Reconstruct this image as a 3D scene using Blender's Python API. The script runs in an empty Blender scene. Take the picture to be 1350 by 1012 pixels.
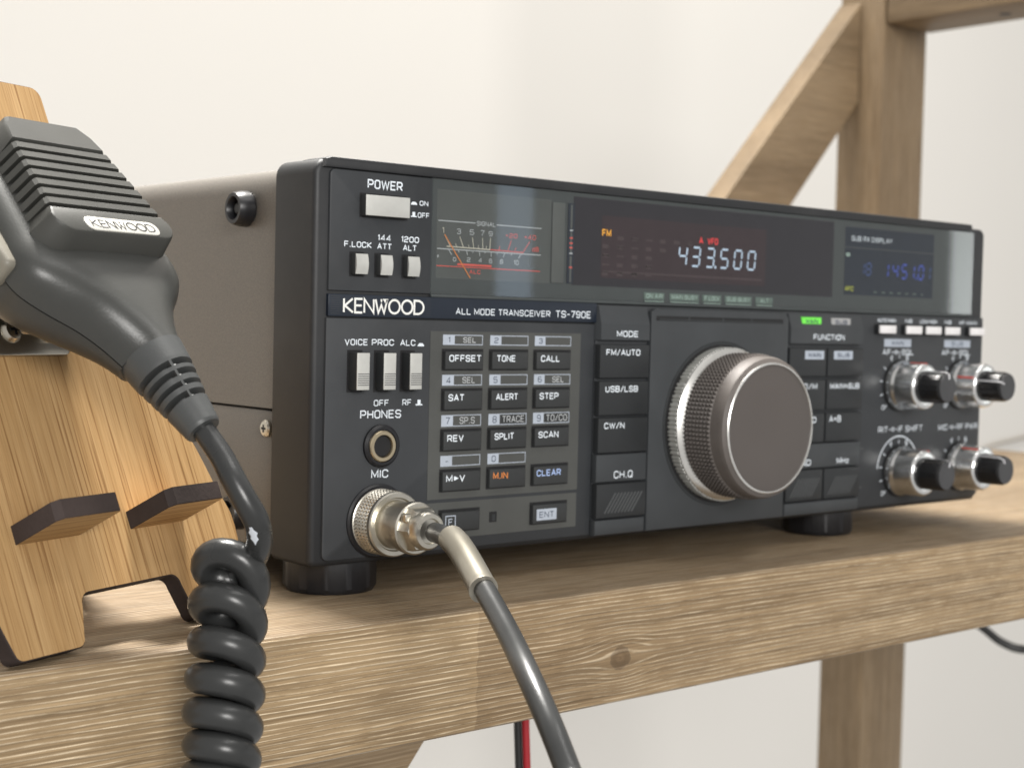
import bpy, bmesh, math, random
from mathutils import Vector, Matrix, noise
random.seed(7)
SC = bpy.context.scene
COL = SC.collection
MM = 0.001                                   # everything below is laid out in millimetres
rad = math.radians

# ------------------------------------------------------------------ camera
cam_d = bpy.data.cameras.new('camera')
cam = bpy.data.objects.new('camera', cam_d); COL.objects.link(cam)
Rr = (0.7606981505, -0.6486627755, 0.0239776442)
Rd = (-0.0085482283, -0.0469472757, -0.9988607917)
Rf = (0.6490494986, 0.7596265905, -0.0412576232)
cam.matrix_world = Matrix(((Rr[0], -Rd[0], -Rf[0], -0.22556398),
                           (Rr[1], -Rd[1], -Rf[1], -0.34844396),
                           (Rr[2], -Rd[2], -Rf[2], 0.06969982),
                           (0, 0, 0, 1)))
cam_d.sensor_width = 36; cam_d.sensor_fit = 'HORIZONTAL'
cam_d.lens = 36 * 1979.61 / 1350
cam_d.clip_start = 0.01; cam_d.clip_end = 50
cam_d.dof.use_dof = True
cam_d.dof.focus_distance = 0.382
cam_d.dof.aperture_fstop = 23
SC.camera = cam

# ------------------------------------------------------------------ world and lamps
W = bpy.data.worlds.new('World'); SC.world = W; W.use_nodes = True
W.node_tree.nodes['Background'].inputs[0].default_value = (1.0, 0.98, 0.95, 1)
W.node_tree.nodes['Background'].inputs[1].default_value = 0.52

def area(name, loc, target, sx, sy, power, col, spread=180):
    l = bpy.data.lights.new(name, 'AREA'); l.shape = 'RECTANGLE'; l.size = sx; l.size_y = sy
    l.energy = power; l.color = col; l.spread = rad(spread)
    o = bpy.data.objects.new(name, l); COL.objects.link(o)
    o.location = loc
    o.rotation_euler = (Vector(target) - Vector(loc)).to_track_quat('-Z', 'Y').to_euler()
    return o
area('ceiling_lamp', (0.14, 0.36, 1.20), (0.04, 0.03, 0), 0.30, 0.14, 9, (1.0, 0.97, 0.92), 80)
area('room_lamp', (-1.05, -2.95, 0.80), (0.15, 0, 0.05), 1.15, 0.9, 74, (1.0, 0.98, 0.95))
area('added_wall_fill', (0.55, 0.52, 1.75), (0.75, 1.0, 0.10), 2.6, 0.12, 12.5, (1.0, 0.965, 0.905), 110)  # added fill that only brightens the wall, not a known lamp
area('added_highlight_strip', (0.35, -0.75, 1.45), (0.1, 0, 0), 1.0, 0.10, 4.0, (1.0, 0.98, 0.95))  # added strip to give chrome and gloss their highlights, no known fitting
area('window_light', (2.02, -1.08, 0.12), (0.31, 0, 0.09), 0.08, 0.55, 0.013, (0.95, 1.0, 0.98), 30)
area('window_light', (1.42, -1.58, 0.15), (0.07, 0, 0.09), 0.06, 0.9, 0.007, (0.6, 0.78, 1.0), 30)

SC.view_settings.view_transform = 'Standard'; SC.view_settings.look = 'None'
SC.view_settings.exposure = 0.0; SC.view_settings.gamma = 1.0
SC.view_settings.use_curve_mapping = False
SC.cycles.use_denoising = True
SC.cycles.max_bounces = 8; SC.cycles.transparent_max_bounces = 12
SC.cycles.caustics_reflective = False; SC.cycles.caustics_refractive = False

# ------------------------------------------------------------------ materials
def newmat(name):
    m = bpy.data.materials.new(name); m.use_nodes = True
    nt = m.node_tree
    return m, nt, nt.nodes['Principled BSDF']
def ramp(nt, fac, stops):
    r = nt.nodes.new('ShaderNodeValToRGB')
    e = r.color_ramp.elements
    e[0].position, e[0].color = stops[0][0], (*stops[0][1], 1)
    e[1].position, e[1].color = stops[-1][0], (*stops[-1][1], 1)
    for p, c in stops[1:-1]:
        k = e.new(p); k.color = (*c, 1)
    nt.links.new(fac, r.inputs[0]); return r.outputs[0]
def coords(nt, scale=(1, 1, 1), rot=(0, 0, 0), kind='Object'):
    tc = nt.nodes.new('ShaderNodeTexCoord'); mp = nt.nodes.new('ShaderNodeMapping')
    mp.inputs['Scale'].default_value = scale; mp.inputs['Rotation'].default_value = rot
    nt.links.new(tc.outputs[kind], mp.inputs[0]); return mp.outputs[0]
def tex_noise(nt, vec, scale, detail=4, rough=0.55, dist=0.0):
    n = nt.nodes.new('ShaderNodeTexNoise'); n.inputs['Scale'].default_value = scale
    n.inputs['Detail'].default_value = detail; n.inputs['Roughness'].default_value = rough
    n.inputs['Distortion'].default_value = dist
    nt.links.new(vec, n.inputs['Vector']); return n.outputs['Fac']
def mixc(nt, fac, a, b, mode='MIX'):
    m = nt.nodes.new('ShaderNodeMix'); m.data_type = 'RGBA'; m.blend_type = mode
    for k, v in ((0, fac), (6, a), (7, b)):
        if isinstance(v, (int, float)): m.inputs[k].default_value = v
        elif isinstance(v, tuple): m.inputs[k].default_value = (*v, 1)
        else: nt.links.new(v, m.inputs[k])
    return m.outputs[2]
def mth(nt, op, a, b=0.0, c=None):
    m = nt.nodes.new('ShaderNodeMath'); m.operation = op
    for k, v in enumerate((a, b) if c is None else (a, b, c)):
        if isinstance(v, (int, float)): m.inputs[k].default_value = v
        else: nt.links.new(v, m.inputs[k])
    return m.outputs[0]
def bump(nt, b, h, strength, dist=0.0004):
    n = nt.nodes.new('ShaderNodeBump'); n.inputs['Strength'].default_value = strength
    n.inputs['Distance'].default_value = dist
    nt.links.new(h, n.inputs['Height']); nt.links.new(n.outputs[0], b.inputs['Normal'])

def plastic(name, col, rough=0.5, grain=1800, gs=0.15, spec=0.5, var=0.18, metal=0.0, dust=0.0):
    m, nt, b = newmat(name)
    v = coords(nt)
    n1 = tex_noise(nt, v, 28, 5, 0.6)
    n2 = tex_noise(nt, v, grain, 2, 0.5)
    lo = tuple(c * (1 - var) for c in col); hi = tuple(c * (1 + var) for c in col)
    c = ramp(nt, n1, [(0.3, lo), (0.7, hi)])
    if dust:
        vo = nt.nodes.new('ShaderNodeTexVoronoi'); vo.inputs['Scale'].default_value = 130
        nt.links.new(v, vo.inputs['Vector'])
        sx_ = nt.nodes.new('ShaderNodeSeparateXYZ'); nt.links.new(vo.outputs['Color'], sx_.inputs[0])
        near = mth(nt, 'LESS_THAN', vo.outputs['Distance'], mth(nt, 'MULTIPLY', sx_.outputs[1], 0.050))
        sel = mth(nt, 'GREATER_THAN', sx_.outputs[0], 1 - 0.16 * dust)
        c = mixc(nt, mth(nt, 'MULTIPLY', mth(nt, 'MULTIPLY', near, sel), 0.8), c, (0.42, 0.42, 0.40))
        sm = tex_noise(nt, coords(nt, (1, 1, 1)), 9, 6, 0.7)
        c = mixc(nt, mth(nt, 'MULTIPLY', ramp(nt, sm, [(0.52, (0, 0, 0)), (0.75, (1, 1, 1))]), 0.10 * dust), c, (0.20, 0.19, 0.18))
    nt.links.new(c, b.inputs['Base Color'])
    r = mth(nt, 'MULTIPLY_ADD', n1, 0.22, rough - 0.11)
    nt.links.new(r, b.inputs['Roughness'])
    b.inputs['Specular IOR Level'].default_value = spec
    b.inputs['Metallic'].default_value = metal
    if gs: bump(nt, b, n2, gs, 0.0002)
    return m
def flat(name, col, rough=0.5, metal=0.0, spec=0.5, em=None, es=0.0):
    m, nt, b = newmat(name)
    v = coords(nt); n1 = tex_noise(nt, v, 160, 3)
    c = ramp(nt, n1, [(0.25, tuple(x * 0.9 for x in col)), (0.75, tuple(min(1, x * 1.08) for x in col))])
    nt.links.new(c, b.inputs['Base Color'])
    b.inputs['Roughness'].default_value = rough; b.inputs['Metallic'].default_value = metal
    b.inputs['Specular IOR Level'].default_value = spec
    if em: b.inputs['Emission Color'].default_value = (*em, 1); b.inputs['Emission Strength'].default_value = es
    return m

M = {}
M['bezel'] = plastic('bezel_plastic', (0.016, 0.017, 0.019), 0.50, 1500, 0.12, dust=1.0)
M['panel'] = plastic('panel_plastic', (0.026, 0.029, 0.033), 0.52, 1700, 0.10, dust=1.0)
M['panel_low'] = plastic('panel_plastic_grey', (0.031, 0.034, 0.038), 0.52, 1700, 0.10, dust=1.0)
M['keyfield'] = plastic('keypad_field', (0.069, 0.071, 0.067), 0.55, 1600, 0.06)
M['key'] = plastic('key_plastic', (0.029, 0.031, 0.032), 0.5, 1700, 0.08, dust=0.8)
M['button'] = plastic('button_plastic', (0.020, 0.022, 0.024), 0.48, 1700, 0.08)
M['header'] = plastic('header_plastic', (0.040, 0.044, 0.048), 0.5, 1700, 0.08, dust=0.8)
M['navy'] = flat('navy_strip', (0.010, 0.016, 0.028), 0.4)
M['black'] = flat('black_gap', (0.006, 0.006, 0.007), 0.6)
M['rubber'] = plastic('black_rubber', (0.010, 0.010, 0.012), 0.38, 900, 0.1)
M['ink'] = flat('white_ink', (0.80, 0.86, 0.92), 0.6)
M['ink_hatch'] = flat('hatch_ink', (0.085, 0.09, 0.093), 0.5)
M['ink_grey'] = flat('grey_ink', (0.52, 0.54, 0.55), 0.6)
M['ink_pale'] = flat('pale_blue_ink', (0.43, 0.475, 0.545), 0.6)
M['ink_dark'] = flat('dark_ink', (0.06, 0.075, 0.11), 0.6)
M['ink_orange'] = flat('orange_ink', (0.75, 0.25, 0.06), 0.6)
M['ink_blue'] = flat('light_blue_ink', (0.42, 0.55, 0.88), 0.6)
M['ink_red'] = flat('red_ink', (0.75, 0.11, 0.085), 0.6)
M['ink_cream'] = flat('cream_ink', (0.62, 0.58, 0.48), 0.6)
M['logo'] = flat('logo_white', (0.86, 0.86, 0.82), 0.45)
M['silver'] = flat('silver_button', (0.60, 0.60, 0.57), 0.42, 0.35)
M['silver_dark'] = flat('silver_groove', (0.13, 0.13, 0.13), 0.5)
M['white_cap'] = flat('white_button', (0.82, 0.80, 0.80), 0.5)
M['nickel'] = flat('nickel', (0.62, 0.59, 0.52), 0.33, 1.0)
M['chrome'] = flat('chrome', (0.94, 0.95, 0.94), 0.20, 1.0)
M['teeth'] = flat('silver_teeth', (0.78, 0.78, 0.74), 0.35, 0.6)
M['chrome_satin'] = flat('satin_chrome', (0.88, 0.87, 0.84), 0.27, 1.0)
M['dial_knob'] = flat('bronze_grey_metal', (0.116, 0.101, 0.092), 0.55, 0.1)
M['dial_face'] = plastic('grey_dial_face', (0.096, 0.084, 0.078), 0.6, 5000, 0.05, 0.3, 0.03)
M['knob_black'] = flat('glossy_black', (0.012, 0.012, 0.013), 0.22)
M['knob_cap'] = flat('grey_cap', (0.050, 0.050, 0.053), 0.5)
M['meter'] = flat('meter_plate', (0.082, 0.088, 0.084), 0.6)  # grey lifted to hold the haze reflected in the window
M['meter_rim'] = flat('meter_rim', (0.10, 0.105, 0.10), 0.6)
M['vfd'] = flat('smoky_display', (0.026, 0.023, 0.030), 0.4, 0.0, 0.12)
M['vfd_in'] = flat('smoky_display_centre', (0.044, 0.026, 0.031), 0.4, 0.0, 0.12)
M['vfd_blue'] = flat('smoky_blue_display', (0.020, 0.027, 0.042), 0.4, 0.0, 0.12)
M['win_frame'] = flat('window_frame', (0.052, 0.060, 0.061), 0.5)  # teal-grey includes the window's reflected haze, painted into the colour
M['glow_white'] = flat('lit_digit', (0.4, 0.45, 0.5), 0.5, em=(0.55, 0.74, 1.0), es=0.48)
M['glow_red'] = flat('lit_red', (0.3, 0.02, 0.02), 0.5, em=(1.0, 0.05, 0.05), es=0.7)
M['glow_orange'] = flat('lit_orange', (0.4, 0.2, 0.02), 0.5, em=(1.0, 0.42, 0.03), es=0.8)
M['glow_blue'] = flat('lit_blue', (0.03, 0.05, 0.2), 0.5, em=(0.07, 0.13, 0.75), es=0.36)
M['glow_dimblue'] = flat('lit_dim_blue', (0.03, 0.05, 0.12), 0.5, em=(0.05, 0.12, 0.40), es=0.30)
M['glow_yellow'] = flat('lit_yellow', (0.2, 0.2, 0.03), 0.5, em=(0.45, 0.50, 0.06), es=0.45)
M['glow_green'] = flat('lit_green', (0.1, 0.4, 0.05), 0.5, em=(0.16, 0.85, 0.07), es=0.55)
M['unlit_red'] = flat('unlit_red', (0.060, 0.034, 0.038), 0.5)
M['badge_green'] = flat('pale_green_badge', (0.13, 0.18, 0.155), 0.5)
M['badge_text'] = flat('badge_text', (0.42, 0.55, 0.48), 0.5)
M['lamp_grey'] = flat('unlit_lamp', (0.36, 0.36, 0.36), 0.5)
M['white_line'] = flat('white_line', (0.7, 0.7, 0.72), 0.5)
M['brass'] = flat('brass_ring', (0.62, 0.52, 0.36), 0.28, 1.0)
M['cable'] = plastic('grey_cable', (0.045, 0.047, 0.047), 0.36, 700, 0.12, 0.5, 0.25)
M['cord'] = plastic('grey_coil_cord', (0.032, 0.033, 0.033), 0.30, 900, 0.10, 0.5, 0.2)
M['mic'] = plastic('mic_shell', (0.046, 0.047, 0.044), 0.34, 1700, 0.16, 0.5, 0.12, dust=0.6)
M['mic_back'] = plastic('mic_back_shell', (0.042, 0.041, 0.037), 0.38, 1700, 0.14, 0.5, 0.12)
M['grille'] = plastic('mic_grille', (0.050, 0.050, 0.045), 0.46, 1700, 0.14, 0.5, 0.12, dust=0.6)
M['ptt'] = plastic('beige_button', (0.21, 0.195, 0.16), 0.45, 2600, 0.1)
M['boot'] = plastic('boot_rubber', (0.066, 0.069, 0.069), 0.42, 1500, 0.12)
M['badge'] = flat('silver_badge', (0.70, 0.69, 0.64), 0.35, 0.5)
M['badge_ink'] = flat('badge_ink', (0.02, 0.02, 0.02), 0.5)
M['steel'] = flat('scratched_steel', (0.50, 0.47, 0.41), 0.32, 1.0)
M['screw'] = flat('steel_screw', (0.62, 0.58, 0.50), 0.28, 1.0)
M['char'] = plastic('charred_edge', (0.044, 0.033, 0.030), 0.75, 900, 0.5, 0.2, 0.4)
M['red_wire'] = flat('red_wire', (0.36, 0.012, 0.020), 0.4)
M['black_wire'] = flat('black_wire', (0.010, 0.010, 0.010), 0.4)
M['trunk'] = flat('pale_wire', (0.42, 0.38, 0.33), 0.6)
M['chip'] = flat('chip_paint', (0.62, 0.66, 0.72), 0.5)

def mk_cabinet():
    m, nt, b = newmat('brown_grey_paint')
    v = coords(nt)
    n2 = tex_noise(nt, v, 3200, 2, 0.5)
    n1 = tex_noise(nt, v, 14, 4, 0.6)
    c = mixc(nt, n1, (0.160, 0.147, 0.132), (0.184, 0.170, 0.153))
    sp = ramp(nt, n2, [(0.40, (0.75, 0.75, 0.75)), (0.62, (1.25, 1.22, 1.18))])
    c = mixc(nt, 0.6, c, sp, 'MULTIPLY')
    nt.links.new(c, b.inputs['Base Color']); b.inputs['Roughness'].default_value = 0.42
    b.inputs['Metallic'].default_value = 0.35
    bump(nt, b, n2, 0.2, 0.0002); return m
M['cabinet'] = mk_cabinet()

def mk_sleeve():
    m, nt, b = newmat('cloudy_sleeve')
    v = coords(nt); n1 = tex_noise(nt, v, 60, 2)
    c = ramp(nt, n1, [(0.3, (0.27, 0.25, 0.205)), (0.7, (0.36, 0.335, 0.28))])
    nt.links.new(c, b.inputs['Base Color']); b.inputs['Roughness'].default_value = 0.34
    b.inputs['Transmission Weight'].default_value = 0.15; b.inputs['IOR'].default_value = 1.35
    b.inputs['Coat Weight'].default_value = 0.4
    return m
M['sleeve'] = mk_sleeve(); M['sleeve'].node_tree.nodes['Principled BSDF'].inputs['Metallic'].default_value = 0.55

def mk_glass():
    m = bpy.data.materials.new('display_glass'); m.use_nodes = True
    nt = m.node_tree; nt.nodes.clear()
    out = nt.nodes.new('ShaderNodeOutputMaterial'); mx = nt.nodes.new('ShaderNodeMixShader')
    tr = nt.nodes.new('ShaderNodeBsdfTransparent'); gl = nt.nodes.new('ShaderNodeBsdfGlossy')
    lw = nt.nodes.new('ShaderNodeLayerWeight'); lw.inputs[0].default_value = 0.5
    fr = nt.nodes.new('ShaderNodeMath'); fr.operation = 'POWER'; nt.links.new(lw.outputs['Facing'], fr.inputs[0]); fr.inputs[1].default_value = 5.0
    fr = nt.nodes[mth(nt, 'MULTIPLY_ADD', fr.outputs[0], 0.96, 0.04).node.name]
    tr.inputs[0].default_value = (0.93, 0.94, 0.94, 1)
    gl.inputs['Roughness'].default_value = 0.03
    nt.links.new(fr.outputs[0], mx.inputs[0]); nt.links.new(tr.outputs[0], mx.inputs[1])
    nt.links.new(gl.outputs[0], mx.inputs[2]); nt.links.new(mx.outputs[0], out.inputs[0])
    return m
M['glass'] = mk_glass()

def mk_shelf(name, along='X', joint=False, tint=1.0, contrast=1.0):
    """brushed, limed softwood; grain runs along one axis"""
    m, nt, b = newmat(name)
    sc = {'X': (1, 1, 1), 'Z': (1, 1, 1), 'Y': (1, 1, 1)}[along]
    long_, fine = 5.0, 560.0
    def stretched(l, f):
        s = {'X': (l, f, f), 'Y': (f, l, f), 'Z': (f, f, l)}[along]
        return coords(nt, s)
    warp = stretched(9, 45)
    nv = nt.nodes.new('ShaderNodeTexNoise'); nv.inputs['Scale'].default_value = 1.0
    nv.inputs['Detail'].default_value = 3; nt.links.new(warp, nv.inputs['Vector'])
    base = stretched(6, 420)
    add = nt.nodes.new('ShaderNodeVectorMath'); add.operation = 'MULTIPLY_ADD'
    nt.links.new(nv.outputs['Color'], add.inputs[0]); add.inputs[1].default_value = (1.0, 1.0, 1.0)
    nt.links.new(base, add.inputs[2])
    g = tex_noise(nt, add.outputs[0], 1.0, 5, 0.62)
    g2 = tex_noise(nt, stretched(26, 1500), 1.0, 4, 0.6)
    big = tex_noise(nt, stretched(2.2, 26), 1.0, 4, 0.6)
    # brown growth bands, fine pores and pale limed lines that follow the warped grain
    sxyz = nt.nodes.new('ShaderNodeSeparateXYZ'); nt.links.new(coords(nt), sxyz.inputs[0])
    across = mth(nt, 'ADD', sxyz.outputs[{'X': 2, 'Y': 0, 'Z': 0}[along]], mth(nt, 'MULTIPLY', sxyz.outputs[{'X': 1, 'Y': 2, 'Z': 1}[along]], 0.8))
    wa = tex_noise(nt, stretched(7, 42), 1.0, 4, 0.62); wb = tex_noise(nt, stretched(28, 260), 1.0, 2, 0.5)
    if joint:   # the grain runs round the knot
        kx = mth(nt, 'MULTIPLY', mth(nt, 'SUBTRACT', sxyz.outputs[0], 0.0905), 1 / 0.011)
        kz = mth(nt, 'MULTIPLY', mth(nt, 'ADD', sxyz.outputs[2], 0.0300), 1 / 0.006)
        e_ = mth(nt, 'EXPONENT', mth(nt, 'MULTIPLY', mth(nt, 'ADD', mth(nt, 'MULTIPLY', kx, kx), mth(nt, 'MULTIPLY', kz, kz)), -0.8))
        across = mth(nt, 'SUBTRACT', across, mth(nt, 'MULTIPLY', mth(nt, 'MULTIPLY', kz, e_), 0.0052))
    ph_ = mth(nt, 'ADD', mth(nt, 'MULTIPLY', across, 2 * math.pi / 0.00135), mth(nt, 'ADD', mth(nt, 'MULTIPLY', wa, 17.0), mth(nt, 'MULTIPLY', wb, 5.5)))
    wave = mth(nt, 'MULTIPLY_ADD', mth(nt, 'SINE', ph_), 0.5, 0.5)
    br = tex_noise(nt, stretched(70, 190), 1.0, 4, 0.65)                 # breaks the lines up along their length
    lines = ramp(nt, wave, [(0.0, (0, 0, 0)), (0.70, (0, 0, 0)), (0.97, (1, 1, 1)), (1.0, (1, 1, 1))])
    dark = (0.125 * tint, 0.083 * tint, 0.044 * tint); mid = (0.215 * tint, 0.155 * tint, 0.094 * tint)
    pale = (0.295 * tint, 0.218 * tint, 0.136 * tint); lime = (0.52 * tint, 0.44 * tint, 0.335 * tint)
    c = ramp(nt, g, [(0.30, dark), (0.45, mid), (0.58, pale), (0.72, mid)])
    flatc = ramp(nt, big, [(0.3, mid), (0.7, pale)])
    c = mixc(nt, 1.0 - 0.7 * contrast, c, flatc)
    lw_ = mth(nt, 'MULTIPLY', lines, ramp(nt, br, [(0.36, (0.05, 0.05, 0.05)), (0.60, (0.95, 0.95, 0.95))]))
    lw_ = mth(nt, 'MULTIPLY', lw_, contrast)
    c = mixc(nt, lw_, c, lime)
    c2 = ramp(nt, g2, [(0.33, (0.62, 0.60, 0.58)), (0.66, (1.30, 1.29, 1.27))])
    c = mixc(nt, 0.75, c, c2, 'MULTIPLY')
    cb = ramp(nt, big, [(0.25, (0.80, 0.78, 0.76)), (0.75, (1.16, 1.14, 1.10))])
    c = mixc(nt, 0.8, c, cb, 'MULTIPLY')
    if joint:
        tc = nt.nodes.new('ShaderNodeTexCoord'); sp = nt.nodes.new('ShaderNodeSeparateXYZ')
        nt.links.new(tc.outputs['Object'], sp.inputs[0])
        zz = mth(nt, 'MULTIPLY', sp.outputs[2], 1.0)
        saw = mth(nt, 'PINGPONG', mth(nt, 'ADD', zz, 1.0), 0.0042)
        edge = mth(nt, 'ADD', mth(nt, 'MULTIPLY', saw, 0.25), 0.0345)
        on = mth(nt, 'GREATER_THAN', sp.outputs[0], edge)
        off = nt.nodes.new('ShaderNodeMapRange'); nt.links.new(sp.outputs[0], off.inputs[0])
        off.inputs[1].default_value = 0.05; off.inputs[2].default_value = 0.24
        off.inputs[3].default_value = 1.0; off.inputs[4].default_value = 0.12
        f = mth(nt, 'MULTIPLY', on, off.outputs[0])
        bl = tex_noise(nt, coords(nt, (26, 60, 60)), 1.0, 3, 0.6)
        f = mth(nt, 'MULTIPLY', f, mth(nt, 'MULTIPLY_ADD', bl, 1.1, 0.05))
        c = mixc(nt, f, c, mixc(nt, 1.0, c, (0.60, 0.57, 0.55), 'MULTIPLY'))
        # knot
        def knot(cx, cz, r, strength, c):
            dx = mth(nt, 'MULTIPLY', mth(nt, 'SUBTRACT', sp.outputs[0], cx), 1.0 / r)
            dz = mth(nt, 'MULTIPLY', mth(nt, 'SUBTRACT', sp.outputs[2], cz), 1.15 / r)
            wob = mth(nt, 'MULTIPLY', tex_noise(nt, coords(nt), 420, 4), 0.40)
            dd = mth(nt, 'ADD', mth(nt, 'SQRT', mth(nt, 'ADD', mth(nt, 'MULTIPLY', dx, dx), mth(nt, 'MULTIPLY', dz, dz))), wob)
            k = ramp(nt, dd, [(0.22, (0.80, 0.72, 0.62)), (0.40, (1.02, 0.97, 0.90)), (0.62, (0.80, 0.75, 0.68)), (0.88, (0.88, 0.84, 0.78)), (1.02, (1.42, 1.40, 1.32)), (1.16, (1, 1, 1))])
            return mixc(nt, strength, c, k, 'MULTIPLY')
        c = knot(0.0905, -0.0300, 0.0052, 1.0, c)
    nt.links.new(c, b.inputs['Base Color'])
    b.inputs['Roughness'].default_value = 0.55; b.inputs['Specular IOR Level'].default_value = 0.35
    h = mth(nt, 'ADD', mth(nt, 'ADD', g, mth(nt, 'MULTIPLY', lines, 0.6)), mth(nt, 'MULTIPLY', g2, 0.5))
    bump(nt, b, h, 0.55 * contrast, 0.0006)
    return m
M['wood_front'] = mk_shelf('limed_wood_front', 'X', True)
M['wood_top'] = mk_shelf('limed_wood_top', 'X', False, 0.95, 0.85)
M['wood_post'] = mk_shelf('wood_post', 'Z', False, 0.95, 0.35)
M['wood_beam'] = mk_shelf('wood_beam', 'Y', False, 0.85, 0.35)
M['wood_brace'] = mk_shelf('wood_brace', 'X', False, 0.92, 0.30)

def mk_bamboo(name, dark=1.0, axis='Y'):
    m, nt, b = newmat(name)
    s = {'Y': (1, 0.010, 1), 'X': (0.010, 1, 1)}[axis]
    lam = coords(nt, tuple(q * 170 if q == 1 else q * 170 for q in s))
    n0 = nt.nodes.new('ShaderNodeTexNoise'); n0.inputs['Scale'].default_value = 1; n0.inputs['Detail'].default_value = 2
    nt.links.new(lam, n0.inputs['Vector'])
    fib = tex_noise(nt, coords(nt, tuple(q * (1300 if q == 1 else 1500) for q in s)), 1.0, 3, 0.6)
    fine = tex_noise(nt, coords(nt, tuple(q * (2600 if q == 1 else 9000) for q in s)), 1.0, 2, 0.5)
    d = dark
    c = ramp(nt, n0.outputs['Fac'], [(0.3, (0.405 * d, 0.250 * d, 0.110 * d)), (0.5, (0.46 * d, 0.295 * d, 0.138 * d)), (0.7, (0.51 * d, 0.337 * d, 0.166 * d))])
    c2 = ramp(nt, fib, [(0.36, (0.46, 0.36, 0.26)), (0.45, (0.88, 0.84, 0.79)), (0.70, (1.0, 1.0, 0.99))])
    c = mixc(nt, 0.85, c, c2, 'MULTIPLY')
    c3 = ramp(nt, fine, [(0.3, (0.84, 0.82, 0.78)), (0.7, (1.1, 1.1, 1.08))])
    c = mixc(nt, 0.7, c, c3, 'MULTIPLY')
    nt.links.new(c, b.inputs['Base Color'])
    b.inputs['Roughness'].default_value = 0.55; b.inputs['Specular IOR Level'].default_value = 0.25
    bump(nt, b, fib, 0.12, 0.0003); return m
M['bamboo'] = mk_bamboo('bamboo_plate')
M['bamboo_under'] = mk_bamboo('bamboo_prong', 0.92, 'X')

def mk_wall():
    m, nt, b = newmat('cream_wall_paint')
    v = coords(nt); n1 = tex_noise(nt, v, 2.2, 3); n2 = tex_noise(nt, v, 260, 4)
    c = mixc(nt, n1, (0.770, 0.748, 0.708), (0.808, 0.786, 0.747))
    nt.links.new(c, b.inputs['Base Color']); b.inputs['Roughness'].default_value = 0.8
    bump(nt, b, n2, 0.15, 0.001); return m
M['wall'] = mk_wall()

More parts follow.
